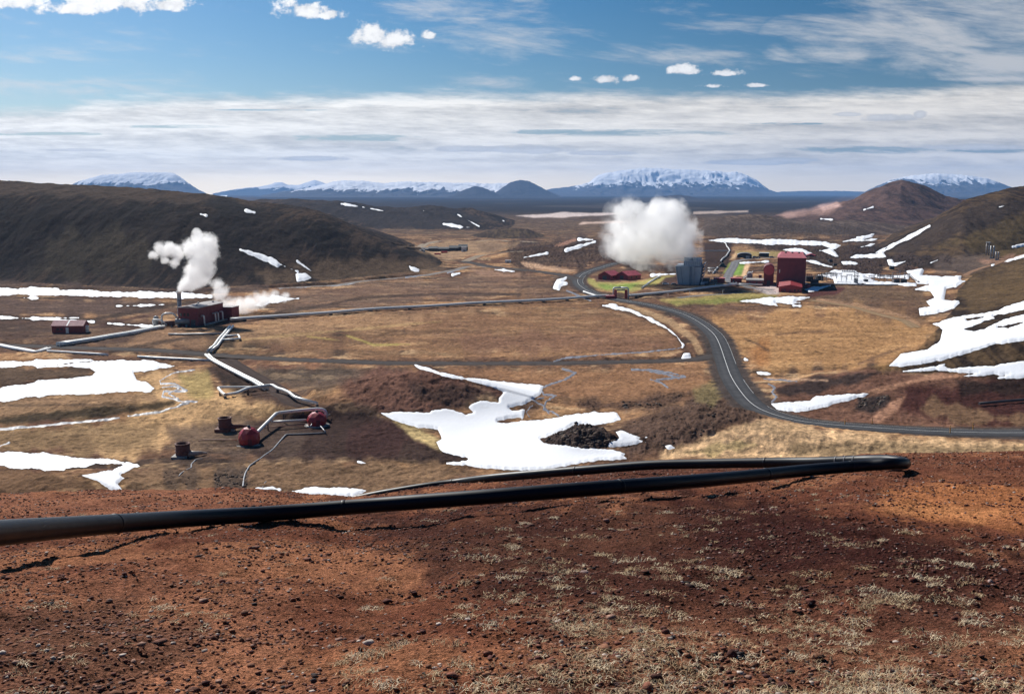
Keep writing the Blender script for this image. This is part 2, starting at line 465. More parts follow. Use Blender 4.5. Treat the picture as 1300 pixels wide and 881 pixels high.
class MB:
    """collects shapes; build() links them as ONE mesh object"""
    def __init__(s): s.v, s.f, s.sm = [], [], []
    def add(s, vs, fs, smooth=False):
        n = len(s.v); s.v += [tuple(map(float, p)) for p in vs]; s.f += [tuple(i + n for i in f) for f in fs]; s.sm += [smooth] * len(fs); return s
    def box(s, x0, x1, y0, y1, z0, z1, bev=0.0):
        vs = [(x, y, z) for z in (z0, z1) for (x, y) in ((x0, y0), (x1, y0), (x1, y1), (x0, y1))]
        return s.add(vs, [(0, 3, 2, 1), (4, 5, 6, 7), (0, 1, 5, 4), (1, 2, 6, 5), (2, 3, 7, 6), (3, 0, 4, 7)])
    def prism(s, poly, y0, y1):
        """outline in x,z pushed along y"""
        n = len(poly)
        vs = [(p[0], y0, p[1]) for p in poly] + [(p[0], y1, p[1]) for p in poly]
        fs = [tuple(range(n)), tuple(range(2 * n - 1, n - 1, -1))] + [(i, i + n, (i + 1) % n + n, (i + 1) % n) for i in range(n)]
        return s.add(vs, fs)
    def prismx(s, poly, x0, x1):
        n = len(poly)
        vs = [(x0, p[0], p[1]) for p in poly] + [(x1, p[0], p[1]) for p in poly]
        fs = [tuple(range(n)), tuple(range(2 * n - 1, n - 1, -1))] + [(i, i + n, (i + 1) % n + n, (i + 1) % n) for i in range(n)]
        return s.add(vs, fs)
    def hexa(s, b, t):
        """any box from four bottom and four top corners"""
        return s.add(list(b) + list(t), [(0, 3, 2, 1), (4, 5, 6, 7), (0, 1, 5, 4), (1, 2, 6, 5), (2, 3, 7, 6), (3, 0, 4, 7)])
    def tube(s, pts, r, n=12, caps=True):
        pts = [Vector(p) for p in pts]; rs = r if isinstance(r, (list, tuple)) else [r] * len(pts)
        up = Vector((0, 0, 1)); vs = []; prev = None
        for i, p in enumerate(pts):
            t = (pts[min(i + 1, len(pts) - 1)] - pts[max(i - 1, 0)]).normalized()
            a = prev if prev is not None else (t.cross(up) if abs(t.dot(up)) < .95 else t.cross(Vector((1, 0, 0))))
            a = (a - t * a.dot(t)).normalized(); b = t.cross(a); prev = a
            for k in range(n):
                q = 2 * math.pi * k / n
                vs.append(p + (a * math.cos(q) + b * math.sin(q)) * rs[i])
        m = len(pts)
        fs = [(i * n + k, i * n + (k + 1) % n, (i + 1) * n + (k + 1) % n, (i + 1) * n + k) for i in range(m - 1) for k in range(n)]
        s.add(vs, fs, True)
        if caps:
            base = len(s.v) - len(vs)
            s.f += [tuple(base + k for k in range(n - 1, -1, -1)), tuple(base + (m - 1) * n + k for k in range(n))]; s.sm += [False, False]
        return s
    def lathe(s, prof, n=20, c=(0, 0)):
        vs = [(c[0] + r * math.cos(2 * math.pi * k / n), c[1] + r * math.sin(2 * math.pi * k / n), z) for r, z in prof for k in range(n)]
        m = len(prof)
        fs = [(i * n + k, i * n + (k + 1) % n, (i + 1) * n + (k + 1) % n, (i + 1) * n + k) for i in range(m - 1) for k in range(n)]
        return s.add(vs, fs, True)
    def build(s, name, mat, parent=None, loc=None):
        me = bpy.data.meshes.new(name); me.from_pydata(s.v, [], s.f); me.update()
        me.polygons.foreach_set('use_smooth', s.sm)
        o = link(name, me, mat, parent)
        if loc is not None: o.location = loc
        return o
def elbowed(pts, r, k=5):
    """a pipe route with rounded corners"""
    pts = [Vector(p) for p in pts]; out = [pts[0]]
    for i in range(1, len(pts) - 1):
        a, b, c = pts[i - 1], pts[i], pts[i + 1]
        d = min(r, (a - b).length * .45, (c - b).length * .45)
        p0 = b + (a - b).normalized() * d; p1 = b + (c - b).normalized() * d
        for j in range(k + 1):
            t = j / k; out.append((p0 * (1 - t) + b * t) * (1 - t) + (b * (1 - t) + p1 * t) * t)
    out.append(pts[-1]); return out
# ------------------------------------------------------------------ the ground sheets
TAN = (.265, .152, .066); STRAW = (.39, .265, .125); BROWN = (.14, .080, .046); DARK = (.068, .050, .038)
RED = (.14, .064, .043); CHAR = (.045, .038, .035); OLIVE = (.105, .088, .032); GREEN = (.13, .16, .03); GREY = (.16, .145, .13)
MAROON = (.085, .030, .024); ORANGE = (.36, .15, .045); RUST = (.21, .082, .040)

def poly_sdf(px, py, poly):
    """signed distance (positive inside) to a closed outline"""
    P = np.asarray(poly, f32); Q = np.roll(P, -1, 0)
    d2 = np.full(px.shape, 1e12, f32); inside = np.zeros(px.shape, bool)
    for (x0, y0), (x1, y1) in zip(P, Q):
        ex, ey = x1 - x0, y1 - y0
        wx, wy = px - x0, py - y0
        t = np.clip((wx * ex + wy * ey) / max(ex * ex + ey * ey, 1e-9), 0, 1)
        d2 = np.minimum(d2, (wx - ex * t) ** 2 + (wy - ey * t) ** 2)
        if y0 != y1:
            c = ((y0 > py) != (y1 > py)) & (px < (x1 - x0) * (py - y0) / (y1 - y0) + x0)
            inside ^= c
    d = np.sqrt(d2)
    return np.where(inside, d, -d)
def line_sdf(px, py, pts, half):
    d2 = np.full(px.shape, 1e12, f32)
    for (x0, y0), (x1, y1) in zip(pts[:-1], pts[1:]):
        ex, ey = x1 - x0, y1 - y0
        t = np.clip(((px - x0) * ex + (py - y0) * ey) / (ex * ex + ey * ey), 0, 1)
        d2 = np.minimum(d2, (px - x0 - ex * t) ** 2 + (py - y0 - ey * t) ** 2)
    return half - np.sqrt(d2)

class Sheet:
    def __init__(s, A, Y, x_of, ways=True):
        s.nr, s.nc = len(Y), len(A)
        s.X = np.asarray(x_of(A[None, :], Y[:, None]), float); s.Y = np.repeat(np.asarray(Y, float)[:, None], s.nc, 1)
        z, s.ids = z_smooth(s.X, s.Y, True)
        s.flat = np.zeros_like(z, f32)
        for cx, cy, cz, rx, ry in PADS:
            q = np.sqrt(((s.X - cx) / rx) ** 2 + ((s.Y - cy) / ry) ** 2)
            w = 1 - sstep(.75, 1.25, q)
            z = z * (1 - w) + cz * w; s.flat = np.maximum(s.flat, w)
        s.Z = z; s.Ycol = np.asarray(Y, float); s.A = A
        s.rough = np.zeros_like(z, f32)
        s.raw = z.copy()
    def carve(s, way):
        """shape the land to a road's own level"""
        p = way.p; reach = way.w / 2 + way.flat + 2
        best = np.full(s.X.shape, 1e9, f32); zr = np.zeros(s.X.shape, f32)
        for i in range(0, len(p) - 1):
            x0, y0, z0 = p[i]; x1, y1, z1 = p[i + 1]
            r0, r1 = np.searchsorted(s.Ycol, [min(y0, y1) - reach, max(y0, y1) + reach])
            if r1 <= r0: continue
            ys = max(s.Ycol[r0], 1)
            c0, c1 = np.searchsorted(s.A, [(min(x0, x1) - reach) / (ys if min(x0, x1) - reach < 0 else s.Ycol[r1 - 1]), (max(x0, x1) + reach) / (ys if max(x0, x1) + reach > 0 else s.Ycol[r1 - 1])])
            if c1 <= c0: continue
            X, Y = s.X[r0:r1, c0:c1], s.Y[r0:r1, c0:c1]
            ex, ey = x1 - x0, y1 - y0
            t = np.clip(((X - x0) * ex + (Y - y0) * ey) / (ex * ex + ey * ey + 1e-9), 0, 1)
            d = np.sqrt((X - x0 - ex * t) ** 2 + (Y - y0 - ey * t) ** 2)
            b = best[r0:r1, c0:c1]; m = d < b
            b[m] = d[m]; q = zr[r0:r1, c0:c1]; q[m] = (z0 + (z1 - z0) * t)[m]
        w = 1 - sstep(way.w / 2 + .6, way.w / 2 + way.flat, best)
        s.Z = s.Z * (1 - w) + (zr - .14) * w
        s.flat = np.maximum(s.flat, 1 - sstep(way.w / 2 + .3, way.w / 2 + way.flat * .8, best))
        return best
    def project(s):
        s.U, s.V = proj(s.X, s.Y, s.Z); s.U = s.U.astype(f32); s.V = s.V.astype(f32)
        e = np.where(s.Y > 1.0, (s.Z - EYE) / np.maximum(s.Y, 1.0), -9.0)
        s.vis = e >= np.maximum.accumulate(e, 0) - .0012
        s.tint = np.zeros(s.X.shape + (3,), f32)
    def block(s, u0, u1, v0, v1):
        m = s.vis & (s.U > u0) & (s.U < u1) & (s.V > v0) & (s.V < v1)
        return np.nonzero(m)
    def paint(s, poly, col, k=1.0, f=4.0, nz=1.0, rough=0.0, line=None):
        P = np.asarray(poly, float); g = f * 2 + (line or 0) + 3
        idx = s.block(P[:, 0].min() - g, P[:, 0].max() + g, P[:, 1].min() - g, P[:, 1].max() + g)
        if len(idx[0]) == 0: return
        u, v = s.U[idx], s.V[idx]
        d = line_sdf(u, v, poly, line) if line else poly_sdf(u, v, poly)
        x, y = s.X[idx], s.Y[idx]; q = np.maximum(y / 250.0, .12)
        d = d + nz * f * (fbm(x / (5 * q), y / (16 * q), 200 + int(P[0, 0]) % 50, 4))
        w = sstep(-f, f, d) * k
        s.tint[idx] = s.tint[idx] * (1 - w[:, None]) + np.asarray(col, f32) * w[:, None]
        if rough: s.rough[idx] = np.maximum(s.rough[idx], w * rough)
    def snow_field(s, polys, lines=(), holes=(), nz=1.0, inset=0.0):
        allp = [np.asarray(p, float) for p in polys] + [np.asarray(l[0], float) for l in lines]
        C = np.vstack(allp)
        idx = s.block(C[:, 0].min() - 6, C[:, 0].max() + 6, C[:, 1].min() - 6, C[:, 1].max() + 6)
        u, v = s.U[idx], s.V[idx]
        d = np.full(u.shape, -99, f32)
        for p in polys: d = np.maximum(d, poly_sdf(u, v, p))
        for p, w in lines: d = np.maximum(d, line_sdf(u, v, p, w))
        for h in holes: d = np.minimum(d, -poly_sdf(u, v, h))
        x, y = s.X[idx], s.Y[idx]; q = np.maximum(y / 330.0, .3)
        d = d + nz * (1.7 * perlin(x / (6 * q), y / (18 * q), 300) + 1.1 * perlin(x / (2.4 * q), y / (6 * q), 301) + .55 * perlin(x / (1.1 * q), y / (2.6 * q), 302) + .3 * perlin(x / (.6 * q), y / (1.2 * q), 303)) - inset
        full = np.full(s.X.shape, -99, f32); full[idx] = d
        return full
    def mesh(s, name, mask=None, Z=None):
        n = s.nr * s.nc
        iq = np.arange(n).reshape(s.nr, s.nc)
        quads = np.stack([iq[:-1, :-1], iq[:-1, 1:], iq[1:, 1:], iq[1:, :-1]], -1)
        if mask is not None: quads = quads[mask]
        quads = quads.reshape(-1, 4)
        used = np.unique(quads); remap = np.zeros(n, np.int32); remap[used] = np.arange(len(used))
        Z = s.Z if Z is None else Z
        co = np.stack([s.X.ravel()[used], s.Y.ravel()[used], Z.ravel()[used]], -1)
        return np_mesh(name, co, remap[quads]), used

def rows_main():
    y = [93.0]
    while y[-1] < 29000:
        d = y[-1]
        st = .012 if d < 160 else .0023 if d < 1250 else .0035 if d < 3000 else .014
        y.append(d * (1 + st))
    return np.array(y)
_cols = np.concatenate([np.linspace(-1.15, -.57, 70)[:-1], np.linspace(-.57, .57, 1240), np.linspace(.57, 1.15, 70)[1:]])
MAIN = Sheet(_cols, rows_main(), lambda a, y: a * y)
BEDS = {k: MAIN.carve(w) for k, w in WAYS.items()}
MAIN.project()

def base_tint(S):
    X_, Y_ = S.X, S.Y
    wv = 14 * perlin(X_ / 70, Y_ / 60, 9); a = fbm(X_ / 52, (Y_ + wv) / 26, 10, 6, gain=.55); b = fbm(X_ / 75 + 9, Y_ / 60, 11, 4); c = fbm(X_ / 16, (Y_ + wv) / 12, 12, 5, gain=.6); st = fbm(X_ / 140, (Y_ + wv) / 22, 13, 4)
    t = np.array(BROWN, f32)[None, None] * np.ones(X_.shape + (1,), f32)
    def lay(w, col):
        nonlocal t
        t = t * (1 - w[..., None]) + np.asarray(col, f32) * w[..., None]
    lay(sstep(-.25, .30, a + .3 * c + .35 * st), TAN)
    lay(sstep(.25, .8, b + .3 * c) * .55, RED)
    lay(sstep(.0, .36, st * .8 + c * .35 - .06) * .85, DARK)
    lay(sstep(.25, .7, c + .4 * a) * .6, STRAW)
    lay(sstep(.3, .7, fbm(X_ / 48, Y_ / 66, 15, 3)) * .18, OLIVE)
    far = sstep(900, 1700, Y_)
    lay(far * .75, (.085, .066, .048)); lay(far * sstep(.2, .6, st) * .6, (.17, .125, .08))
    vf = sstep(1900, 3300, Y_)
    lay(vf * .92, (.030, .031, .033)); lay(vf * sstep(.25, .6, fbm(X_ / 900, Y_ / 1500, 17, 4)) * .4, (.10, .09, .08))
    S.tint = t
    # hills
    hillcol = {1: ((.028, .024, .022), (.068, .047, .032)), 2: ((.036, .031, .028), (.085, .062, .044)), 3: ((.046, .034, .025), (.100, .068, .034)), 4: ((.105, .066, .050), (.055, .040, .034)), 5: ((.075, .058, .045), (.13, .10, .075)), 6: ((.06, .046, .036), (.10, .075, .045))}  # first hill's pair is lowered to put its backlit shade into the colour
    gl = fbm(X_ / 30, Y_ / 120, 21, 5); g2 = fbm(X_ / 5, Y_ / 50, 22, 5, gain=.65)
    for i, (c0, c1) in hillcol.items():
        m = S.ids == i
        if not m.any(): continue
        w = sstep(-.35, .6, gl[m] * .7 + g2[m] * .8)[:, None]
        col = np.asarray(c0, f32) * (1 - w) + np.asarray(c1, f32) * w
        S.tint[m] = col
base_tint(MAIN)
PAINTS = [
    # left hill: scree face painted darker for its backlit shade, lighter brow and skirt
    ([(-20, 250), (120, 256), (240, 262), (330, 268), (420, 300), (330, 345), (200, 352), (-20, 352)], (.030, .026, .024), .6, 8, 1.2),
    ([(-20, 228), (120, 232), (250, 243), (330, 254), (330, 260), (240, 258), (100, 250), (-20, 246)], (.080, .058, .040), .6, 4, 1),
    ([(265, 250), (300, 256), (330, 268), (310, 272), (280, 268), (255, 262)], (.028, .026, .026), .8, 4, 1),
    ([(60, 300), (150, 290), (200, 330), (120, 350), (40, 350)], (.085, .070, .040), .4, 10, 1.5),
    ([(330, 345), (420, 330), (540, 335), (560, 340), (480, 350), (400, 356), (340, 362)], (.135, .095, .055), .6, 6, 1.2),
    ([(-20, 355), (230, 366), (340, 362), (340, 368), (230, 374), (-20, 364)], (.085, .062, .05), .7, 3, 1),
    # second hill
    ([(330, 252), (440, 256), (560, 262), (640, 278), (600, 288), (480, 288), (420, 270), (360, 260)], (.045, .042, .042), .7, 4, 1),
    # right hill
    ([(1200, 300), (1310, 270), (1310, 330), (1240, 322), (1190, 316)], (.105, .076, .030), .65, 9, 1.3),
    ([(1085, 325), (1140, 305), (1190, 283), (1240, 262), (1310, 250), (1310, 268), (1210, 300), (1150, 322)], (.055, .043, .034), .7, 5, 1),
    ([(1225, 352), (1310, 325), (1310, 390), (1240, 400), (1205, 375)], (.115, .078, .034), .6, 8, 1.2),
    ([(1185, 330), (1215, 322), (1255, 326), (1270, 333), (1225, 347), (1190, 345)], (.11, .085, .065), .6, 4, 1),
    ([(1240, 330), (1270, 327), (1290, 322), (1280, 332), (1255, 337)], (.22, .13, .08), .7, 3, 1),
    # brown mountain and its bare pink flank
    ([(985, 273), (1012, 268), (1040, 262), (1075, 254), (1084, 250), (1060, 268), (1040, 272), (1000, 276)], (.25, .165, .13), .8, 2.5, .8),
    ([(1010, 270), (1050, 259), (1084, 250), (1115, 238), (1125, 250), (1090, 268), (1050, 280), (1010, 282)], (.13, .082, .064), .35, 4, 1.4),
    ([(1040, 262), (1062, 256), (1068, 262), (1046, 268)], (.32, .22, .18), .7, 2, .8),
    # lava and dark ground round the plant
    ([(640, 312), (720, 302), (790, 300), (800, 330), (740, 342), (660, 342)], (.075, .055, .045), .7, 7, 1.5, 1.2),
    ([(780, 330), (860, 338), (860, 348), (800, 344)], (.06, .042, .034), .8, 4, 1, .8),
    ([(893, 308), (930, 306), (925, 340), (895, 346)], (.062, .042, .034), .85, 3, .8),
    ([(930, 306), (1080, 310), (1200, 330), (1150, 345), (1030, 342), (1020, 330), (960, 315)], (.062, .047, .039), .75, 6, 1.2, 1.2),
    ([(900, 280), (1080, 284), (1120, 310), (1060, 303), (900, 300)], (.075, .06, .048), .6, 6, 1.2, 1.2),
    ([(1040, 360), (1170, 362), (1170, 385), (1090, 388), (1035, 380)], (.13, .088, .052), .7, 5, 1),
    ([(655, 345), (730, 358), (735, 375), (655, 382)], (.125, .082, .056), .6, 5, 1),
    ([(350, 372), (560, 350), (650, 346), (660, 372), (500, 388), (350, 398)], (.15, .100, .068), .55, 6, 1.2),
    ([(640, 385), (770, 384), (830, 402), (880, 440), (780, 452), (640, 455), (450, 452), (330, 450), (400, 420), (540, 398)], (.205, .118, .055), .55, 12, 1.6),
    ([(900, 400), (1000, 390), (1120, 392), (1190, 410), (1180, 440), (1100, 470), (960, 475), (930, 440)], (.29, .165, .058), .65, 10, 1.6),
    ([(945, 440), (975, 432), (975, 460), (955, 465)], (.27, .12, .035), .6, 8, 1.2),
    ([(1140, 370), (1200, 400), (1150, 415), (1090, 395)], (.125, .078, .046), .55, 6, 1.2),
    ([(520, 470), (700, 465), (900, 462), (905, 490), (860, 505), (760, 515), (690, 505), (600, 482)], (.225, .122, .055), .7, 8, 1.3),
    ([(-20, 376), (200, 380), (226, 392), (150, 402), (-20, 400)], (.105, .072, .055), .75, 5, 1),
    ([(-20, 400), (200, 404), (230, 420), (260, 442), (200, 445), (-20, 440)], (.085, .058, .045), .6, 7, 1.2),
    ([(190, 418), (250, 420), (280, 440), (200, 440), (140, 443)], (.23, .14, .07), .6, 5, 1.2),
    ([(300, 412), (460, 400), (600, 395), (560, 405), (420, 420), (300, 440)], (.255, .158, .075), .6, 6, 1.2),
    ([(185, 398), (232, 396), (226, 404), (190, 406)], (.28, .18, .08), .6, 4, 1),
    ([(560, 425), (700, 420), (860, 432), (840, 445), (600, 450)], (.17, .092, .055), .5, 8, 1.3),
    # foreground of the valley
    ([(430, 480), (480, 470), (560, 475), (630, 488), (640, 500), (590, 515), (500, 522), (440, 505)], (.15, .078, .052), .8, 6, 1.2, .35),
    ([(520, 490), (600, 492), (625, 500), (590, 515), (545, 515)], (.065, .046, .036), .55, 6, 1.2, .3),
    ([(330, 470), (430, 465), (460, 475), (400, 500), (350, 490)], (.11, .088, .062), .55, 6, 1.2),
    ([(395, 518), (440, 518), (505, 532), (550, 560), (600, 580), (560, 590), (450, 586), (330, 585), (300, 560), (330, 532)], (.060, .039, .032), .88, 5, .9, .1),
    ([(440, 545), (500, 535), (540, 560), (500, 575), (430, 580)], (.075, .036, .032), .5, 8, 1.2),
    ([(492, 527), (530, 542), (558, 558), (560, 572), (530, 560), (505, 540)], (.30, .235, .095), .85, 3, .8),
    ([(270, 460), (330, 480), (392, 518), (360, 520), (300, 500), (262, 470)], (.075, .048, .036), .8, 4, 1),
    ([(275, 470), (300, 478), (330, 500), (290, 500)], (.05, .036, .028), .7, 3, 1),
    ([(170, 475), (260, 470), (275, 495), (300, 505), (390, 520), (330, 530), (250, 545), (190, 570), (170, 590), (140, 585), (120, 560), (170, 520)], (.36, .235, .10), .7, 7, 1.3),
    ([(225, 475), (262, 476), (270, 500), (240, 505)], (.19, .17, .05), .5, 5, 1.2),
    ([(-20, 512), (120, 508), (180, 500), (170, 520), (110, 530), (-20, 540)], (.22, .142, .068), .7, 5, 1),
    ([(120, 517), (200, 512), (225, 508), (215, 515), (150, 527), (-20, 540), (-20, 533)], (.055, .046, .028), .7, 3, 1.0),
    ([(-20, 468), (60, 466), (118, 468), (122, 474), (90, 480), (50, 484), (-20, 492)], (.105, .072, .044), .8, 4, 1),
    ([(-20, 500), (40, 503), (190, 498), (200, 508), (110, 514), (-20, 528)], (.21, .135, .068), .7, 4, 1),
    ([(-20, 545), (120, 535), (200, 540), (190, 570), (100, 578), (-20, 568)], (.20, .135, .062), .7, 6, 1.3),
    ([(-20, 595), (90, 598), (130, 625), (-20, 630)], (.15, .090, .045), .8, 5, 1.2),
    ([(160, 600), (210, 590), (330, 585), (570, 590), (600, 600), (500, 625), (160, 630)], (.175, .112, .058), .75, 6, 1.4, .12),
    ([(208, 600), (222, 593), (245, 592), (252, 604), (244, 618), (218, 622), (210, 612)], (.07, .055, .044), .5, 7, 1.8, .1),
    ([(272, 608), (285, 597), (312, 593), (320, 604), (316, 618), (290, 622), (274, 618)], (.075, .062, .052), .55, 7, 1.8, .2),
    ([(215, 545), (290, 530), (400, 545), (380, 575), (240, 582)], (.10, .072, .052), .6, 7, 1.3),
    ([(685, 560), (705, 549), (730, 538), (760, 542), (785, 556), (775, 567), (735, 569), (700, 566)], (.065, .050, .042), .92, 2.5, .7, .8),
    ([(780, 545), (830, 520), (900, 500), (955, 512), (970, 530), (900, 550), (860, 572), (800, 580), (790, 565)], (.105, .068, .047), .85, 6, 1.1, .4),
    ([(700, 508), (800, 508), (880, 498), (830, 520), (790, 525), (750, 520)], (.085, .055, .04), .7, 6, 1.2, .5),
    ([(640, 490), (665, 500), (690, 515), (672, 525), (655, 512)], (.07, .05, .04), .4, 5, 1),
    ([(880, 495), (915, 480), (928, 500), (905, 515), (885, 510)], (.17, .15, .055), .5, 4, 1),
    ([(840, 575), (880, 560), (930, 540), (985, 534), (1040, 545), (1150, 556), (1310, 562), (1310, 580), (1100, 584), (840, 582)], (.42, .285, .135), .85, 4, .9, .05),
    ([(1000, 562), (1150, 562), (1310, 568), (1310, 580), (1100, 582), (1000, 578)], (.17, .125, .06), .55, 4, 1.4, .2),
    ([(860, 575), (930, 560), (960, 565), (900, 578)], (.22, .20, .065), .4, 4, 1.2),
    # the rise beyond the road on the right
    ([(980, 490), (1040, 476), (1110, 470), (1200, 477), (1310, 482), (1310, 545), (1100, 542), (1000, 530)], (.15, .078, .048), .8, 4, 1),
    ([(985, 495), (1040, 478), (1120, 472), (1090, 485), (1040, 498), (1000, 502)], (.055, .040, .034), .8, 3, 1),
    ([(1095, 498), (1130, 488), (1180, 476), (1230, 472), (1225, 478), (1170, 484), (1110, 500)], (.30, .165, .09), .7, 2, .7),
    ([(1150, 490), (1310, 482), (1310, 540), (1200, 538), (1140, 520)], (.075, .030, .024), .82, 7, 1),
    ([(1215, 483), (1310, 481), (1310, 500), (1220, 502)], (.04, .028, .022), .7, 4, 1),
    ([(1100, 534), (1130, 512), (1150, 502), (1140, 520), (1115, 536)], (.29, .16, .09), .6, 3, .8),
    ([(1090, 505), (1130, 502), (1135, 510), (1105, 525), (1085, 520)], (.05, .04, .036), .75, 3, 1, .3),
    ([(1185, 505), (1230, 520), (1300, 528), (1300, 538), (1210, 536), (1170, 520)], (.19, .125, .06), .5, 4, 1.4),
    # lawns of the plant and the cooling tower's painted shadow
    ([(745, 352), (757, 357), (800, 360), (830, 351), (857, 350), (855, 357), (830, 362), (812, 369), (790, 371), (762, 368), (748, 360)], (.23, .22, .06), .85, 2, .8),
    ([(760, 362), (790, 362), (812, 360), (800, 366), (770, 367)], (.13, .21, .035), .7, 2, .8),
    ([(917, 348), (925, 334), (932, 331), (924, 346)], (.16, .20, .04), .9, 1.2, .5),
    ([(929, 350), (936, 333), (947, 332), (942, 350)], (.13, .23, .035), .95, 1.2, .5),
    ([(942, 350), (947, 333), (953, 334), (949, 345), (945, 351)], (.42, .29, .15), .8, 1.2, .8),
    ([(926, 330), (934, 318), (937, 320), (934, 330)], (.40, .28, .14), .7, 1.5, .8),
    ([(934, 319), (1030, 319), (1020, 326), (940, 327)], (.25, .20, .07), .7, 2, .8),
    ([(840, 381), (880, 376), (940, 371), (985, 375), (985, 381), (930, 384), (860, 388)], (.23, .20, .055), .85, 2.5, 1),
    ([(850, 384), (920, 379), (985, 378), (985, 381), (900, 386)], (.14, .16, .035), .7, 2, 1),
    ([(845, 392), (930, 386), (1000, 388), (980, 396), (900, 402)], (.135, .078, .048), .6, 4, 1.2),
    ([(957, 364), (988, 362), (989, 373), (975, 374), (958, 368)], (.30, .27, .24), .85, 1.5, .6),
    ([(835, 361), (845, 352), (860, 350), (862, 362)], (.075, .045, .038), .85, 1.5, .5),  # cast shadow of the cooling tower, painted dark on the ground
    ([(755, 353), (765, 350), (810, 352), (808, 357), (757, 358)], (.11, .06, .045), .8, 1.5, .5),
    ([(1020, 372), (1050, 366), (1072, 366), (1060, 374), (1030, 376)], (.10, .04, .034), .8, 2, .8),
    # the farm-like drill site and light far tracks
    ([(505, 312), (600, 306), (660, 308), (650, 318), (600, 322), (575, 330), (540, 324)], (.26, .185, .10), .55, 3, 1.2),
    ([(605, 312), (650, 308), (660, 314), (620, 320)], (.13, .09, .06), .5, 3, 1.2),
    ([(600, 342), (660, 346), (660, 352), (610, 350)], (.24, .15, .09), .6, 2, 1),
    ([(660, 333), (705, 339), (730, 343), (720, 346), (670, 340)], (.36, .24, .14), .7, 2, .8),
    ([(704, 312), (730, 303), (733, 305), (712, 314)], (.30, .17, .11), .6, 1.5, .8),
    # flats beyond the valley
    ([(655, 274), (720, 270), (790, 271), (760, 274), (680, 277)], (.55, .50, .45), .45, 1.2, .7),
    ([(740, 282), (800, 280), (800, 283), (735, 285)], (.42, .33, .26), .6, 1.2, .7),
    ([(880, 269), (950, 267), (950, 270), (880, 272)], (.40, .34, .28), .5, 1, .7),
]
for p in PAINTS:
    MAIN.paint(p[0], p[1], min(.96, p[2] * 1.2), p[3], p[4], p[5] if len(p) > 5 else 0.0)
LINES = [  # worn wheel tracks and drainage cuts (px line, half width, colour, strength)
    ([(110, 407), (178, 395), (211, 389), (269, 380)], 2.2, DARK, .8), ([(130, 412), (180, 402), (232, 396)], 2.0, (.09, .05, .04), .7),
    ([(350, 397), (400, 390), (460, 378), (560, 373), (660, 374)], 1.6, DARK, .75), ([(300, 432), (430, 420), (560, 408)], 1.5, (.30, .21, .08), .5),
    ([(140, 446), (220, 432), (290, 420)], 2, DARK, .7), ([(1040, 381), (1090, 388), (1150, 402), (1165, 412)], 2.5, (.30, .19, .10), .5),
    ([(780, 392), (830, 408), (862, 428), (872, 445), (860, 455)], 2.0, (.11, .07, .045), .6), ([(800, 390), (850, 408), (880, 430), (890, 450)], 4.0, (.33, .23, .11), .6),
    ([(0, 515), (150, 513)], 1.0, DARK, .6), ([(985, 425), (1010, 422), (1050, 421)], 1.2, (.12, .07, .04), .6), ([(1090, 462), (1120, 450), (1150, 440)], 1.4, (.13, .08, .05), .6),
    ([(440, 426), (475, 438), (520, 437)], 1.0, (.27, .24, .05), .7), ([(390, 427), (430, 432)], .9, (.27, .22, .05), .6),
    ([(975, 480), (1050, 483)], 1.0, (.36, .24, .14), .6), ([(945, 430), (960, 436), (975, 445)], 1.5, DARK, .6)]
for px, hw, c, k in LINES: MAIN.paint(px, c, k, 1.4, .6, line=hw)

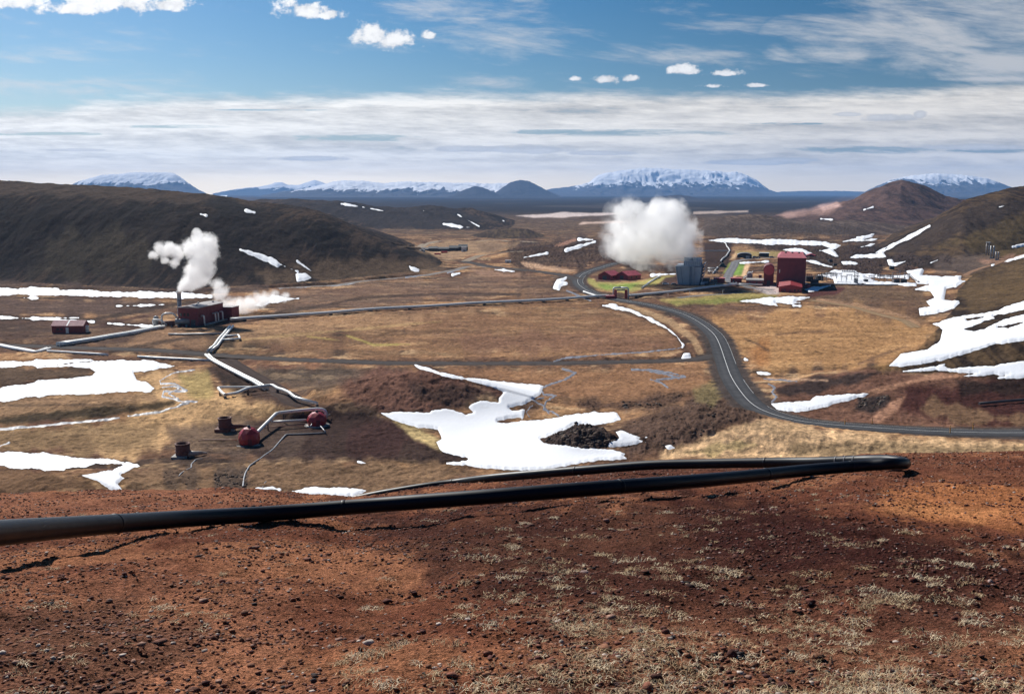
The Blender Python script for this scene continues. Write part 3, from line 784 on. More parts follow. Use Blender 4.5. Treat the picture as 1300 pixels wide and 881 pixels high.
# snow patches: outline, lines, holes, label
SNOW = [
    ([[(48, 466), (95, 461), (152, 457), (191, 458), (223, 464), (218, 467), (202, 468), (170, 473), (174, 482), (188, 487), (195, 493), (191, 497), (152, 497.5), (104, 501), (65, 501), (27, 506), (-35, 515), (-35, 500), (27, 488), (55, 483), (90, 480), (117, 477), (123, 472), (114, 467.5), (90, 465.5)],
      [(-35, 462), (45, 457.5), (70, 456.5), (115, 456), (118, 458), (60, 464), (30, 465), (-35, 466.5)]], [], [], 'large white snow field with a bite out of its far side, by the small braided stream'),
    ([[(-35, 571), (16, 574.5), (49, 574.5), (90, 580), (109, 582), (144, 583), (158, 587), (157, 590), (150, 588.5), (122, 588), (109, 593), (84, 594), (82, 597), (35, 595), (-35, 588)],
      [(103.5, 603.5), (142, 597), (157, 589.5), (160, 586.5), (174, 588.5), (180, 592), (166, 595), (153, 603), (158, 607), (149, 614), (159.5, 626.6), (142, 622), (125, 611)]], [], [], 'forked snow patch at the foot of the rust slope, pointing at the black pipe'),
    ([[(526, 463), (545, 466), (548, 467.5), (559, 473), (575, 477), (592, 479), (619, 482), (660, 486), (683, 488.5), (690, 490), (687, 499.5), (668, 513), (660, 516), (667, 520), (665, 531), (660, 533.5), (687, 533.5), (709, 530), (742, 525), (755, 522.6), (783, 524.5), (787, 532), (774, 536), (761, 540), (731, 537.6), (706, 550), (684.5, 556.7), (691, 563.5), (706, 565), (736, 569.5), (763.5, 569), (783, 573), (793.5, 576), (791, 578.5), (796, 582), (780, 583), (728, 588), (695, 596), (660, 597.6), (630, 596), (602.5, 592.7), (568, 588), (583, 586.6), (594, 582.5), (575, 575.8), (559, 571.7), (553.5, 560.8), (561.6, 557), (556, 545.8), (531.6, 543), (504, 533.5), (493.5, 530.8), (482.6, 524), (521, 524), (545, 523), (548, 520), (567, 520), (591.6, 525.3), (601, 524), (594, 517), (598, 513), (610.7, 509), (632.5, 510), (632.5, 505), (639, 498.6), (629.7, 494), (610.7, 487), (591.6, 483), (559, 476), (534, 469.5)]],
      [], [[(647, 518), (662, 515), (664, 519), (650, 521)], [(632, 535), (645, 532), (662, 531), (660, 534), (640, 537)]], 'biggest snow field, winding down the middle of the valley behind the black pipe'),
    ([[(782.6, 548.5), (791, 547), (807, 554), (821, 555), (810, 557), (819.4, 561), (796, 565.7), (772, 566.8), (773, 562), (788, 556.7)], [(841, 565.7), (852, 564), (861, 570), (848, 571.7)]], [], [], 'small ragged snow patches against the dark boulder mound'),
    ([], [([(765, 388), (772, 388.5), (800, 394), (823.5, 404.5), (845, 415.5), (859, 426.5), (867, 438), (865.7, 441)], 1.5), ([(774, 387), (782, 389)], 1.6)], [], 'thin curved ribbon of snow along the ditch beside the road bend'),
    ([[(868, 449), (876, 448.5), (878, 454.5), (863, 456)], [(957, 471), (980, 474), (979, 476), (962, 475)]], [([(946, 456), (949, 457)], 1.5)], [], 'scraps of snow beside the road junction'),
    ([[(978, 512), (1028, 509), (1035, 502), (1046, 503), (1106, 498.6), (1098, 503.5), (1060, 512), (1035, 520), (1011, 523), (986, 520)]], [], [], 'wedge of snow lying just above the sweeping road bend'),
    ([[(1126, 465.5), (1144, 450), (1177, 443.6), (1193, 431), (1196, 419), (1182.5, 411), (1206, 403), (1249, 398), (1287, 386.5), (1340, 374), (1340, 424), (1256, 439.5), (1215, 452), (1196, 459), (1172, 462), (1144, 465)]], [],
      [[(1221, 418), (1240, 412), (1250, 407), (1275, 404), (1262, 410), (1250, 418), (1235, 421)], [(1225, 404), (1250, 401), (1248, 404), (1228, 408)], [(1262, 402), (1300, 392), (1340, 388), (1340, 394), (1290, 402), (1270, 407)], [(1268, 415), (1300, 407), (1300, 411), (1280, 417)]], 'broad streaky snow field on the slope at the side of the valley, right of the tan meadow'),
    ([[(1147, 471.4), (1172, 467), (1202, 460), (1200, 464), (1207, 468), (1242, 465.4), (1340, 455), (1340, 477.5), (1259, 481), (1281, 476), (1223.5, 477.7), (1242, 474), (1188, 471.4)]], [], [], 'long low snow strip behind the crest of the maroon rise'),
    ([[(1151.5, 344.7), (1170.5, 341), (1173, 343.4), (1170.5, 349.7), (1186, 349.7), (1221, 349.7), (1220, 355), (1225, 357), (1214, 365), (1202, 367.5), (1199.7, 380), (1217.5, 381.5), (1218.7, 385), (1210, 393), (1191, 399), (1168, 400.5), (1166.7, 391.6), (1180.7, 389), (1175.6, 382.7), (1185.7, 377.7), (1180.7, 370), (1161.6, 367.5), (1180.7, 361), (1165, 360), (1158, 352)]], [], [], 'snow tongue filling the hollow beyond the switchyard'),
    ([[(1080, 327), (1089, 323.6), (1112, 322), (1135, 310), (1158, 299), (1181, 287), (1165, 298), (1142.6, 309), (1122, 320.6), (1127, 327), (1107, 328)], [(1125, 329.5), (1132.5, 329.5), (1135, 333), (1149, 332), (1137.5, 339), (1128.6, 337)]], [([(1112, 321), (1135, 309.5), (1158, 298.5), (1180, 287)], 1.2)], [], 'snow streak running straight up the flank of the dark hill above the switchyard'),
    ([[(1070, 307), (1081.7, 304), (1094, 303), (1088, 301.5), (1097, 299), (1111, 296.5), (1107, 301), (1097, 304.5), (1117, 302), (1112, 305.5), (1097, 306.5), (1085, 305.5)], [(1092, 314), (1104.5, 309.6), (1113.4, 309), (1104.5, 313)]], [], [], 'thin snow streaks on the lava shelf below the brown peak'),
    ([[(896, 304), (925, 303), (950, 304), (975, 304.5), (990, 303.5), (1021, 306), (1049, 306.5), (1054, 309.6), (1068, 311.7), (1056, 317), (1064, 325.6), (1054, 323), (1038.5, 318), (1056, 315.5), (1043, 312), (1020, 311), (970, 310.5), (930, 307.5), (900, 307)], [(990, 317), (1015.7, 315), (1031, 322), (1021, 323), (1003, 319)]], [], [], 'ragged snow band running behind the red power station'),
    ([[(1021, 330.7), (1036, 331), (1056, 339), (1046, 338.5)], [(1068, 332.5), (1079, 332), (1089, 335), (1071, 336)]], [], [], 'narrow snow patches right behind the tall red hall'),
    ([[(1036, 349.7), (1061, 343.4), (1082, 343.4), (1092, 347), (1122, 348.5), (1154, 349.7), (1153, 353.5), (1120, 353.5), (1099, 352), (1115, 357), (1112, 360), (1061, 360.4), (1059, 353.5)], [(1089, 361), (1120, 357), (1163, 360), (1163, 363), (1120, 362)]], [], [], 'snow covering the ground under the switchyard gantries'),
    ([[(1022, 367.5), (1033.5, 363.7), (1054, 362.4), (1038.5, 369.5), (1026, 370.5)]], [], [], 'small snow patch beside the red gabled annexe'),
    ([[(938.5, 382.5), (960, 379), (1000, 376.5), (1028, 377.5), (1018, 380.5), (1010, 383), (1016, 384.5), (1006, 386), (985, 384.5), (988, 389), (975, 386.5)]], [([(1008, 388), (1016, 388.5)], 1.2)], [], 'flat snow patch in front of the red power station'),
    ([[(-35, 367.5), (23, 366), (25, 365), (75, 366), (76, 368), (107, 368), (132, 370.5), (223, 370.5), (269, 375), (269, 377.7), (228, 379), (152, 377), (76, 375), (-35, 374)]], [], [], 'long white snow band along the foot of the dark hill'),
    ([], [([(148, 388.5), (178, 388), (213, 386.5)], .7), ([(29, 378), (48, 378.5)], .8), ([(-30, 402), (60, 405), (119, 408.6)], 1.0), ([(30, 404), (100, 403.5)], .6), ([(137, 410.5), (165, 412.5), (195, 414.5)], 1.0)], [], 'thin drifts of snow on the brown flats around the small red shed'),
    ([[(322, 388.5), (334, 380), (346, 375), (379, 379), (366, 382), (345, 384.5), (332, 389)]], [], [], 'snow and pale silica crust under the low steam beside the dark red station'),
    ([[(305, 317), (318, 319), (330, 322), (345, 327), (357, 336), (353, 339), (330, 329.5), (314, 322)], [(375, 348), (388, 347), (397, 353), (388, 356), (377, 357)]], [([(357, 336), (368, 341), (378, 345)], .8), ([(377, 331.5), (398.5, 346.5)], .8), ([(277, 247), (287, 248)], .9), ([(312, 267.5), (323, 270)], 1.6), ([(255, 272), (262, 274)], 1.0)], [], 'snow gullies on the shoulder of the dark hill'),
    ([[(520, 338), (533, 342), (532, 345.4), (522, 343.4)]], [], [], 'small square snow patch at the tail of the dark hill'),
    ([[(563, 284.5), (575, 285), (600, 289), (584, 290)]], [([(434, 259), (460, 263), (487, 268)], .6), ([(536, 267), (548, 272)], .8), ([(581, 272.5), (608, 287.5)], .6), ([(624, 273), (640, 281)], .6)], [], 'snow streaks on the second hill across the valley'),
    ([], [([(1286, 313.5), (1340, 304)], 1.3), ([(1259, 337), (1300, 325), (1340, 314)], 1.2), ([(1269, 263), (1278, 261)], 1.4), ([(1181, 334), (1191, 330)], .8), ([(1097, 266.5), (1108, 263)], 1.0), ([(1042, 278), (1056, 279)], 1.1)], [], 'thin snow lines on the hillside by the well pipes'),
    ([[(702, 366), (707, 355), (718.5, 352.5), (714.5, 357.5), (719.6, 360), (712, 364), (710, 369)]], [([(718, 318), (741, 311.5), (755, 307)], 1.2), ([(735, 304), (752, 304.5)], .9), ([(665, 327), (695, 321.5)], 1.0)], [], 'zigzag snow patch beside the far road bend and drifts in the lava'),
    ([[(624, 341.5), (640, 341), (660, 345), (650, 346), (630, 344)]], [([(827, 349.5), (840, 348.5), (858, 348)], 1.2), ([(575, 349), (583, 347)], .9), ([(940, 334), (975, 332)], 1.0)], [], 'slivers of snow beside the far tracks and the cooling tower'),
    ([[(368.6, 623), (401, 617.4), (450, 621), (470, 622), (450, 629), (415, 630), (380, 627)]], [([(325, 621), (346, 619), (355, 621.5)], 1.4), ([(455, 586), (465, 588)], 1.0)], [], 'snow strip peeping over the rust slope behind the black pipe'),
]
snow_sdf = []
melt = np.full(MAIN.X.shape, -99, f32)
for polys, lines, holes, lab in SNOW:
    d = MAIN.snow_field(polys, lines, holes)
    snow_sdf.append(d); melt = np.maximum(melt, d)
# the ground beside snow is wet and dark
wet = sstep(-4, 0, melt) * (melt < 3) * .35
MAIN.tint *= (1 - wet)[..., None]

for k_, reach_ in (('road', 3.4), ('side_road', 2.0), ('far_road', 2.5)):      # dark gravel shoulders
    bd = BEDS[k_] - WAYS[k_].w / 2 + 1.1 * fbm(MAIN.X / 3, MAIN.Y / 3, 180, 3)
    w_s = (1 - sstep(reach_ * .4, reach_, bd))[..., None]
    MAIN.tint = MAIN.tint * (1 - w_s) + np.asarray((.075, .062, .052), f32) * w_s
del BEDS
def enrich(t, sat, con, piv):
    l = (t @ np.array([.3, .59, .11], f32))[..., None]
    t = np.maximum(l + (t - l) * sat, t * .25)
    return np.clip(t * np.clip(l / piv, .2, 4) ** con, .006, .85)
MAIN.tint = enrich(MAIN.tint, .90, .42, .10) * np.asarray((1.13, 1.03, 1.04), f32)

# small roughness, kept off roads, plots and snow
calm = (1 - MAIN.flat) * (1 - sstep(-3, 1, melt))
q = np.clip(MAIN.Y / 400, .6, 3)
fine = .16 * fbm(MAIN.X / 5, MAIN.Y / 5, 90, 5) * q
rk = np.abs(fbm(MAIN.X / 4.5, MAIN.Y / 4.5, 95, 5, gain=.65))
hump = .20 * (perlin(MAIN.X / 2.2, MAIN.Y / 2.2, 99) + .6 * perlin(MAIN.X / 1.1, MAIN.Y / 1.1, 98)) * (MAIN.Y < 700)
MAIN.Zs = MAIN.Z.copy()
MAIN.Z = MAIN.Z + calm * (fine + hump + MAIN.rough * (rk * 1.5 - .3)) * sstep(100, 170, MAIN.Y)

LAND = mat_land('ground_cover')
fid = np.maximum.reduce([MAIN.ids[:-1, :-1], MAIN.ids[1:, :-1], MAIN.ids[:-1, 1:], MAIN.ids[1:, 1:]])
names = ['ground', 'hill', 'hill', 'hill', 'hill', 'hill', 'hill']
labels = ['brown and tan valley floor of dead grass and dark soil', 'long dark hill with a scree face behind the steaming dark red station', 'second dark hill farther along the valley', 'brown and olive hillside with snow streaks above the switchyard',
          'pointed brown peak with a bare pink flank', 'low lava shelf below the brown peak', 'small dark knoll in the middle of the valley']
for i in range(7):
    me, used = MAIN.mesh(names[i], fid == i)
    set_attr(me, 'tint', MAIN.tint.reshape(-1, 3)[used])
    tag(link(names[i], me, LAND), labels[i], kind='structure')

SNOWM = mat_snow()
for d, rec in zip(snow_sdf, SNOW):
    m = d > -1.2
    fm = m[:-1, :-1] | m[1:, :-1] | m[:-1, 1:] | m[1:, 1:]
    if not fm.any(): print('no snow', rec[3]); continue
    sc_ = np.clip(MAIN.Y / 400, .4, 3)
    off = np.clip(d * .18 * sc_, -1.0, .5 * sc_)
    Z = MAIN.Z * (1 - sstep(-1, 2, d)) + MAIN.Zs * sstep(-1, 2, d) + off + .12 * sstep(0, 3, d) * perlin(MAIN.X / 9, MAIN.Y / 12, 77)
    me, used = MAIN.mesh('snow_patch', fm, Z)
    me.polygons.foreach_set('use_smooth', np.ones(len(me.polygons), bool))
    tag(link('snow_patch', me, SNOWM), rec[3], kind='stuff')

# ------------------------------------------------------------------ roads as sheets on their beds
def ribbon(name, way, mat, label, offs=None, lift=0.0, lo=0, hi=None, dash=None):
    p = way.p[lo:hi]; n = len(p)
    t = np.gradient(p[:, :2], axis=0); t /= np.linalg.norm(t, axis=1)[:, None] + 1e-9
    nrm = np.stack([-t[:, 1], t[:, 0]], -1)
    offs = np.linspace(-1, 1, 13) if offs is None else np.asarray(offs)
    hw = way.w / 2
    wob = 1 + (0 if name in ('road', 'road_marking') else .12) * perlin(np.arange(n) / 6.0, np.zeros(n), 5)
    co = np.zeros((n, len(offs), 3))
    for j, o in enumerate(offs):
        k = o * hw * (wob if abs(o) > .99 else 1)
        co[:, j, :2] = p[:, :2] + nrm * np.reshape(k, (-1, 1)) if np.ndim(k) else p[:, :2] + nrm * k
        co[:, j, 2] = p[:, 2] + lift - .10 * abs(o) ** 2 - (.10 if abs(o) > .99 else 0)
    iq = np.arange(n * len(offs)).reshape(n, -1)
    qd = np.stack([iq[:-1, :-1], iq[:-1, 1:], iq[1:, 1:], iq[1:, :-1]], -1)
    if dash is not None: qd = qd[dash[:n - 1]]
    me = np_mesh(name, co.reshape(-1, 3), qd.reshape(-1, 4)[:, ::-1])
    ao = np.abs(np.tile(offs, n)); tr = np.exp(-((ao - .42) / .14) ** 2)
    set_attr(me, 'across', np.stack([ao, tr, ao * 0], -1))
    return tag(link(name, me, mat), label, kind='structure')
ASPH = mat_road('asphalt', (.055, .055, .058), (.045, .040, .038)); GRAV = mat_road('dark_gravel', (.060, .050, .046), (.09, .062, .045)); PALE = mat_road('pale_dirt', (.27, .21, .15), (.22, .15, .09)); PAVE = mat_road('grey_paving', (.17, .165, .165), (.16, .14, .10))
ribbon('road', WAYS['road'], ASPH, 'dark asphalt road sweeping in an s-bend across the valley')
LINE = mat_paint('road_paint', (.75, .75, .72), .6, var=.3, scale=2.0, dirt=(.2, .19, .18))
def stripe(way, c, w, label, dash=None):
    h = way.w / 2
    return ribbon('road_marking', way, LINE, label, [(c - w) / h, c / h, (c + w) / h], .022 - .0, dash=dash)
stripe(WAYS['road'], 0.0, .09, 'white centre line of the asphalt road')
stripe(WAYS['road'], 3.25, .045, 'worn white edge line of the asphalt road', np.array([perlin(np.array([i / 9.0]), np.array([.5]), 8)[0] > -.25 for i in range(len(WAYS['road'].p))]))
ribbon('gravel_road', WAYS['side_road'], GRAV, 'dark gravel side road crossing the valley to the road junction')
ribbon('dirt_track', WAYS['pad_track'], mat_road('red_dirt', (.046, .028, .022), (.060, .040, .032)), 'dark reddish dirt track beside the white well pipes')
ribbon('gravel_road', WAYS['far_road'], GRAV, 'dark far road joining the asphalt bend')
ribbon('dirt_track', WAYS['path_a'], mat_road('grey_dirt', (.20, .175, .155), (.17, .12, .085)), 'pale grey track along the foot of the dark hill')
ribbon('dirt_track', WAYS['path_b'], PALE, 'pale track leaving the far road'); ribbon('dirt_track', WAYS['path_c'], PALE, 'pale track past the black drill site')
ribbon('dirt_track', WAYS['path_d'], mat_road('tan_dirt', (.25, .165, .09), (.22, .14, .07)), 'tan track on the meadow below the power station'); ribbon('dirt_track', WAYS['path_e'], mat_road('orange_dirt', (.26, .15, .09), (.2, .12, .07)), 'orange track climbing to the hillside wells')
ribbon('gravel_road', WAYS['path_f'], GRAV, 'short dark gravel spur at the far road bend')
ribbon('paved_road', WAYS['plant_road'], PAVE, 'grey drive between the bright green lawns'); ribbon('paved_road', WAYS['plant_lane'], PAVE, 'narrow grey lane in front of the plant')

# ------------------------------------------------------------------ streams
def mat_water():
    m, nt, b = new_mat('stream_water')
    co = coord(nt); n = noise(nt, co, .7, 5, .7)
    nt.links.new(mixc(nt, n.step(.35, .7), (.13, .13, .15), (.30, .30, .33)), b.inputs['Base Color'])
    b.inputs['Roughness'].default_value = .5; b.inputs['Specular IOR Level'].default_value = .15
    bumpn(nt, b, noise(nt, co, 3, 3), .3, .05); return m
WATER = mat_water()
STREAMS = [
    ([([(247, 470), (225, 472), (212, 477), (203, 484), (204, 487)], .8), ([(204, 487), (222, 487), (237, 496), (227, 497), (208, 497), (206, 503), (222, 507), (232, 510), (250, 509.5)], 1.3), ([(206, 492), (221, 490), (228, 493), (214, 500), (226, 506)], 1.2),
      ([(240, 511), (222, 517), (200, 523), (163, 528)], 1.2), ([(151, 530.5), (120, 534), (90, 536.5), (50, 541), (20, 543), (-40, 548)], 1.5), ([(12, 562), (0, 566), (-20, 570)], .9)], 'braided pale stream winding past the snow field to the small hollow'),
    ([([(714, 468), (731, 473.5), (717, 482), (701, 487), (687, 493), (690, 501), (706, 502), (693, 510), (690, 520), (700, 522), (709, 528)], 1.0), ([(676, 515), (668, 522), (672, 530)], .8), ([(690, 505), (676, 508), (690, 515), (697, 525)], .9)], 'small stream draining the middle snow field'),
    ([([(802, 469.5), (823.5, 469.5), (851, 473), (870, 478.5), (852, 480), (834, 482), (848, 492)], 1.2), ([(826, 471), (846, 475), (862, 480)], 1.6), ([(826, 482), (840, 486)], .8)], 'shallow pale pool in the meadow below the side road'),
    ([([(866, 440), (860, 442.5), (820, 447), (770, 450), (720, 454), (703, 459)], .7), ([(745, 452), (707, 457)], .6)], 'thin ditch of water beside the side road'),
    ([([(976, 488), (984, 492), (980, 498), (986, 504), (980, 510)], 1.3), ([(970, 481), (1012, 484)], .6)], 'pale wet seep beside the road bend'),
    ([([(355, 366), (400, 363.8), (431, 362.2), (450, 359.5)], .6), ([(515, 352), (545, 349)], 1.0), ([(720, 369), (738, 377), (750, 382)], .8), ([(568, 346.5), (583, 342.6)], .6)], 'thin pale watercourse along the foot of the far slope'),
]
for lines, lab in STREAMS:
    d = MAIN.snow_field([], [(l, w) for l, w in lines], nz=.3)
    m = d > -1.0; fm = m[:-1, :-1] | m[1:, :-1] | m[:-1, 1:] | m[1:, 1:]
    if not fm.any(): continue
    Z = MAIN.Z + np.clip(d * .15, -.6, .06)
    me, used = MAIN.mesh('stream', fm, Z)
    me.polygons.foreach_set('use_smooth', np.ones(len(me.polygons), bool))
    tag(link('stream', me, WATER), lab, kind='structure')

# ------------------------------------------------------------------ near slope
_yn = [-6.0]
while _yn[-1] < 97: _yn.append(_yn[-1] + max(.035, .0045 * (_yn[-1] + 4)))
_an = np.concatenate([np.linspace(-1.6, -.45, 130)[:-1], np.linspace(-.45, .45, 800), np.linspace(.45, 1.6, 130)[1:]])
NEAR = Sheet(_an, np.array(_yn), lambda a, y: a * (y + 12))
NEAR.Z = z_slope(NEAR.X, NEAR.Y)
def near_relief(x, y):
    q = sstep(95, 80, y) if False else 1 - sstep(80, 95, y)
    return q * (.15 * fbm(x / 3.2, y / 3.2, 120, 4) + .035 * fbm(x / .55, y / .55, 121, 4) + .03 * np.abs(fbm(x / .23, y / .23, 125, 3)))
NEAR.Zs = NEAR.Z.copy()
NEAR.Z = NEAR.Z + near_relief(NEAR.X, NEAR.Y)
NEAR.project()
a_ = fbm(NEAR.X / 4, NEAR.Y / 4, 130, 5); b_ = fbm(NEAR.X / 1.2, NEAR.Y / 1.2, 131, 4)
w_ = sstep(-.4, .5, a_ + .4 * b_)[..., None]
NEAR.tint = (np.asarray((.24, .088, .042), f32) * (1 - w_) + np.asarray((.40, .175, .075), f32) * w_)
for p in [
    ([(420, 640), (600, 640), (760, 632), (900, 626), (1000, 640), (1100, 672), (1310, 715), (1310, 775), (1050, 765), (700, 770), (560, 740), (500, 690)], (.105, .042, .029), .75, 22, 1.3),
    ([(850, 640), (980, 640), (1080, 665), (1310, 712), (1310, 745), (1100, 728), (900, 715)], (.088, .027, .022), .7, 16, 1.2),
    ([(1125, 620), (1180, 612), (1310, 615), (1310, 672), (1230, 668), (1160, 655), (1110, 640)], (.50, .20, .062), .8, 9, 1.3),
    ([(1100, 640), (1140, 635), (1240, 645), (1280, 650), (1240, 662), (1180, 655)], (.62, .28, .09), .6, 6, 1.3),
    ([(1140, 575), (1310, 580), (1310, 612), (1150, 608), (1060, 600)], (.23, .088, .045), .7, 8, 1.2),
    ([(-20, 625), (300, 618), (330, 640), (100, 655), (-20, 660)], (.38, .165, .080), .7, 8, 1.2),
    ([(-20, 730), (200, 720), (380, 760), (380, 900), (-20, 900)], (.40, .18, .085), .6, 25, 1.3),
    ([(-20, 770), (150, 765), (260, 800), (150, 900), (-20, 900)], (.11, .062, .044), .5, 18, 1.3),
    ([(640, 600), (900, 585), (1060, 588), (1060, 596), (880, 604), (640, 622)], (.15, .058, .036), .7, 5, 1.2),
    ([(700, 770), (1310, 770), (1310, 900), (600, 900)], (.20, .095, .055), .5, 22, 1.4)]:
    NEAR.paint(*p)
NEAR.tint = enrich(NEAR.tint, .94, .38, .105) * np.asarray((.74, .67, .72), f32)
me, used = NEAR.mesh('hillside'); set_attr(me, 'tint', NEAR.tint.reshape(-1, 3)[used])
NEARM = mat_near('scoria_soil')
o = link('hillside', me, NEARM); tag(o, 'rust red gravel slope in front, under the black pipe', kind='structure')
def near_z(x, y):
    x = np.atleast_1d(np.asarray(x, float)); y = np.atleast_1d(np.asarray(y, float))
    return z_slope(x, y) + near_relief(x, y)
# ------------------------------------------------------------------ far mountains
def mountain(label, sky, D, L, mat, prof, gul=(260, .16), seed=0, back=1500, rough=.06, step=1.0):
    u = np.arange(sky[0][0], sky[-1][0] + .01, step)
    v = np.interp(u, [p[0] for p in sky], [p[1] for p in sky])
    v = v + .35 * perlin(u / 5.0, np.full(len(u), seed + .5), seed) + .2 * perlin(u / 1.9, np.full(len(u), seed + .5), seed + 1)
    a, e = sight(u, v)
    zr = np.maximum(EYE + e * D, 0.5)
    n = 90
    q = np.concatenate([np.linspace(0, 1, n), 1 + np.linspace(.06, 1, 12)])
    t, pr = table(*prof)
    Y = np.where(q <= 1, D - L + q * L, D + (q - 1) * back)[:, None] * np.ones(len(u))
    Xp = a[None, :] * Y
    k = np.where(q <= 1, np.interp(q, t, pr), np.clip(1.0 - (q - 1) * 1.02, 0, 1))[:, None]
    Z = zr[None, :] * k
    lim = (4 * k * (1 - k)).clip(0, 1) ** .6 * (q <= 1)[:, None]
    wx = fbm(Xp / 900, Y / 900, seed + 2, 3) * gul[0] * 1.2
    rg = 1 - np.abs(perlin((Xp + wx) / gul[0], Y / (gul[0] * 5), seed + 3)) * 2
    rg2 = 1 - np.abs(perlin((Xp + wx) / (gul[0] * .4), Y / (gul[0] * 2.5), seed + 4)) * 2
    Z = Z - zr[None, :] * lim * gul[1] * (.7 * rg + .35 * rg2) + zr[None, :] * lim * rough * fbm(Xp / 400, Y / 400, seed + 5, 4)
    Z = np.maximum(Z, -4) - 3 * (q == 0)[:, None]
    co = np.stack([Xp, Y, Z], -1)
    iq = np.arange(Xp.size).reshape(Xp.shape)
    qd = np.stack([iq[:-1, :-1], iq[:-1, 1:], iq[1:, 1:], iq[1:, :-1]], -1).reshape(-1, 4)
    me = np_mesh('mountain', co.reshape(-1, 3), qd, True)
    return tag(link('mountain', me, mat), label, kind='structure')
MESA = ([0, .25, .55, .72, .86, 1], [0, .10, .34, .52, .93, 1]); RIDGE = ([0, .3, .6, .85, 1], [0, .12, .42, .88, 1]); CONE = ([0, .25, .6, 1], [0, .14, .5, 1])
BASALT = (.072, .066, .066)
mountain('flat topped snow capped table mountain in the middle distance of the skyline',
         [(640, 263), (660, 255), (685, 246), (697, 240), (720, 237.5), (735, 235), (747, 232), (753, 227), (760, 222), (772, 219), (787, 216.5), (800, 214.5), (817, 213), (850, 214), (885, 215.5), (914, 217), (924, 219), (934, 218), (948, 222), (959.5, 228), (967, 234), (977, 241), (990, 246), (1010, 252), (1040, 258), (1060, 262)],
         22000, 5200, mat_mountain('table_mountain_rock', BASALT, 90, 500, 1.0, 1.5), MESA, (330, .13), 1, 2600)
mountain('long blue ridge with snow gullies across the left half of the skyline',
         [(270, 258), (330, 249), (360, 243), (385, 240), (414, 233), (425, 230), (444, 228.6), (465, 230), (487, 232.6), (505, 230.8), (520, 230.5), (550, 231), (584, 232), (600, 231.6), (612, 233), (630, 232.6), (645, 232.5), (660, 229), (673, 231), (685, 237), (696, 242), (715, 250), (740, 258), (760, 263)],
         16500, 3600, mat_mountain('ridge_rock', BASALT, 40, 190, 1.5, 1.1), RIDGE, (240, .15), 20, 1800)
mountain('smooth dark blue cone in front of the long ridge', [(535, 263), (556, 254), (575, 248), (590, 240.5), (604, 236), (614, 238.5), (625, 243), (642, 252), (660, 260), (668, 263)], 12500, 1900, mat_mountain('cone_rock', (.040, .038, .042), 5000, 6000, 0, 0), CONE, (200, .06), 31, 1500, .02)
mountain('rounded dark blue hill beside the long ridge', [(606, 262), (622, 250), (638, 238), (648, 231.5), (660, 228), (672, 230), (686, 237), (700, 245), (722, 256), (735, 262)], 13500, 2200, mat_mountain('dome_rock', (.042, .040, .044), 200, 700, .6, .35), CONE, (220, .07), 36, 1500, .03)
mountain('flat topped snowy mountain showing above the long dark hill', [(60, 252), (80, 243), (95, 232), (110, 227), (130, 222), (145, 220.5), (150, 221), (165, 219), (190, 218.3), (220, 219.5), (228, 224), (240, 233), (252, 241), (275, 252), (300, 259)], 18500, 3800, mat_mountain('left_mountain_rock', BASALT, 140, 330, 1.1, 1.1), MESA, (240, .11), 44, 2000)
mountain('pale distant snowy peaks behind the long ridge', [(270, 246), (300, 240), (330, 237), (343, 234), (350, 231.5), (357, 231), (366, 234.5), (378, 235), (390, 231), (400, 228), (410, 231.5), (420, 236), (440, 240), (480, 246)], 25500, 3500, mat_mountain('far_peak_rock', (.07, .07, .075), 60, 330, .7, 1.2), RIDGE, (420, .16), 55, 2500)
mountain('broad snow streaked mountain behind the brown peak', [(1070, 258), (1090, 247), (1105, 240), (1118, 234), (1130, 228.5), (1145, 225), (1160, 222.6), (1175, 221), (1191, 219.8), (1207, 221), (1224, 222), (1240, 224), (1254, 226.6), (1268, 231.5), (1282, 237), (1310, 247), (1340, 256)], 18000, 4000, mat_mountain('right_mountain_rock', BASALT, 100, 390, 1.2, 1.05), MESA, (260, .13), 66, 2400)
mountain('low dark blue foothills under the table mountain', [(690, 263), (730, 260), (770, 256), (800, 255), (820, 252), (835, 249.5), (850, 248), (863, 247.5), (875, 249), (888, 252), (905, 255), (926, 257.5), (960, 259), (1000, 260), (1030, 263)], 9000, 1900, mat_mountain('foothill_rock', (.045, .040, .040), 5000, 6000, 0, 0), CONE, (180, .10), 77, 1500)
mountain('low far blue ridge at the edge of the flats', [(930, 262), (960, 246), (990, 243.5), (1030, 242.5), (1071, 242.5), (1110, 244), (1160, 246), (1250, 250)], 25000, 3500, mat_mountain('far_ridge_rock', (.05, .05, .055), 5000, 6000, 0, 0), CONE, (400, .1), 88, 2500)

# ------------------------------------------------------------------ air
def haze():
    mb = MB().box(-32000, 32000, -60, 30000, -12, 800)
    m = bpy.data.materials.new('clear_blue_air'); m.use_nodes = True; nt = m.node_tree; nt.nodes.clear()
    out = nt.nodes.new('ShaderNodeOutputMaterial'); v = nt.nodes.new('ShaderNodeVolumePrincipled')
    v.inputs['Color'].default_value = (.27, .54, 1.0, 1); v.inputs['Density'].default_value = HAZE; v.inputs['Anisotropy'].default_value = .0
    nt.links.new(v.outputs[0], out.inputs['Volume'])
    o = mb.build('haze', m); tag(o, 'thin blue air between the valley and the far mountains', kind='stuff')
HAZE = 3.6e-5
haze()

